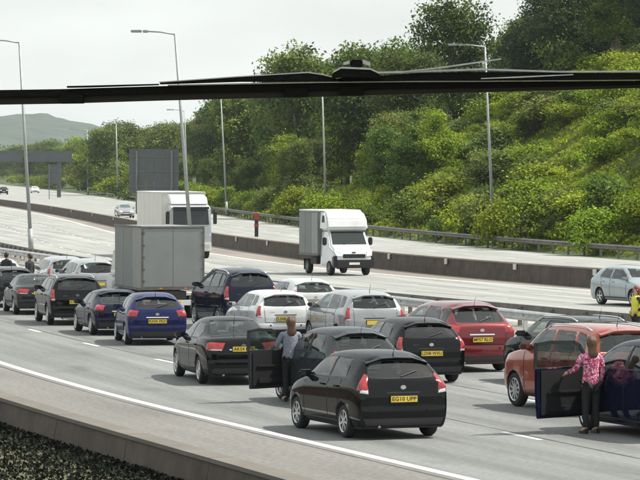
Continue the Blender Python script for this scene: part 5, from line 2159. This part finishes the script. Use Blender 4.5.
M_wip = mat('wiper_black_paint', (0.003, 0.003, 0.003), 0.6, coat=0.0, spec=0.15, noise=0.2, scale=60, bump=.2, bscale=200)
M_wipr = mat('wiper_rubber', (0.012, 0.010, 0.010), 0.75)
M_wips = mat('wiper_metal_and_highlight', (0.42, 0.43, 0.42), 0.3, 0.7, noise=0.2, scale=120)  # pale metal for thin bars that stand in for highlights on the wiper
wr_ = thing('windscreen_wiper', 'long black windscreen wiper lying across the view close to the camera', 'wiper', (0, WY, EYE))


def bar(name, pts, hts, d0, d1, m, bevel=0.0006, par=None):
    """flat bar following picture points; hts in picture rows; depth d0..d1 in metres"""
    mb = MB()
    vs = []
    for (x, y), h in zip(pts, hts):
        a, b = wp(x, y), wp(x, y + h)
        vs += [(a[0], d0, a[2]), (a[0], d1, a[2]), (b[0], d1, b[2]), (b[0], d0, b[2])]
    fs = [(0, 3, 2, 1)]
    for i in range(len(pts) - 1):
        for k in range(4):
            fs.append((i * 4 + k, i * 4 + (k + 1) % 4, (i + 1) * 4 + (k + 1) % 4, (i + 1) * 4 + k))
    e = (len(pts) - 1) * 4
    fs.append((e, e + 1, e + 2, e + 3))
    mb.add(vs, fs)
    return mb.build(name, m, par or wr_, bevel=bevel)


bar('blade_spine', [(-60, 91), (60, 89.2), (160, 86.2), (240, 84.4), (320, 83.0), (400, 82.2), (480, 82), (560, 81.6), (640, 80.8), (720, 80)], [7.4, 7.4, 7.6, 7.5, 7.4, 6.4, 5.6, 4.4, 3.6, 3.4], -.004, .004, M_wip)
bar('blade_rubber', [(-60, 97.4), (60, 95.7), (160, 93.0), (240, 91.2), (320, 89.8), (400, 88.0), (480, 87), (560, 85.6), (640, 84), (720, 83)], [8, 7.8, 7.4, 7.2, 6.8, 6.2, 5.2, 4.4, 3.8, 3.4], .001, .012, M_wipr)
bar('spine_highlight', [(168, 84.9), (240, 83.3), (320, 81.9), (400, 81.1), (480, 80.9), (640, 79.5)], [1.1, 1.2, 1.2, 1.2, 1.1, 1.0], -.006, .001, M_wips, 0.0002)  # highlight along the spine, laid on as a pale strip
for x, y in ((72, 103), (296, 97), (352, 95.5)):
    bar('claw', [(x - 12, y - 9), (x + 12, y - 9.3)], [9.6, 9.6], -.006, .013, M_wip)
bar('arm', [(160, 83.2), (240, 77.6), (308, 73.6), (322, 75.6), (345, 80.4)], [1.6, 4.6, 8.4, 6.2, 1.2], -.014, -.006, M_wip)
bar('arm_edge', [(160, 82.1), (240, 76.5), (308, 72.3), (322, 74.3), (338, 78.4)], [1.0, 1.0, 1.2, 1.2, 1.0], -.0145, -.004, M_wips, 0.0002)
bar('lower_frame', [(67, 86.2), (90, 85.7), (160, 84.0)], [1.8, 2.0, 1.4], -.009, -.003, M_wip)
bar('arm', [(338, 78.6), (380, 76.0), (420, 73.4), (470, 72.4), (560, 73.4), (640, 73.4), (720, 73)], [3.4, 5.6, 7.6, 8.6, 7.0, 6.4, 6.0], -.014, -.006, M_wip)
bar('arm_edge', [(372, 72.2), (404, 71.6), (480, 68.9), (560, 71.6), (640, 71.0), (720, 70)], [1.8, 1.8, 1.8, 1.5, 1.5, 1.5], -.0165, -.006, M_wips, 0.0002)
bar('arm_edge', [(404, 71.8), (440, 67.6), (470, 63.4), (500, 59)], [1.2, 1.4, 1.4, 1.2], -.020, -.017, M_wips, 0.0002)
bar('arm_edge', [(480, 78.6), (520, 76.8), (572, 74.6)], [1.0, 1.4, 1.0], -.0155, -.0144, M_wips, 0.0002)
# stepped clip
bar('clip', [(332, 74.4), (340, 69.6), (372, 70.6), (380, 74.8)], [4.4, 8.6, 8.2, 4.2], -.022, -.0145, M_wip)
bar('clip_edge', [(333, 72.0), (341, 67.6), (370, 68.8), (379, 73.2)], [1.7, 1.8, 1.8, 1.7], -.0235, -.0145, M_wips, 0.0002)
bar('clip_pin', [(350, 60.5), (362, 60.5)], [8.2, 8.2], -.022, -.015, M_wip, .001)
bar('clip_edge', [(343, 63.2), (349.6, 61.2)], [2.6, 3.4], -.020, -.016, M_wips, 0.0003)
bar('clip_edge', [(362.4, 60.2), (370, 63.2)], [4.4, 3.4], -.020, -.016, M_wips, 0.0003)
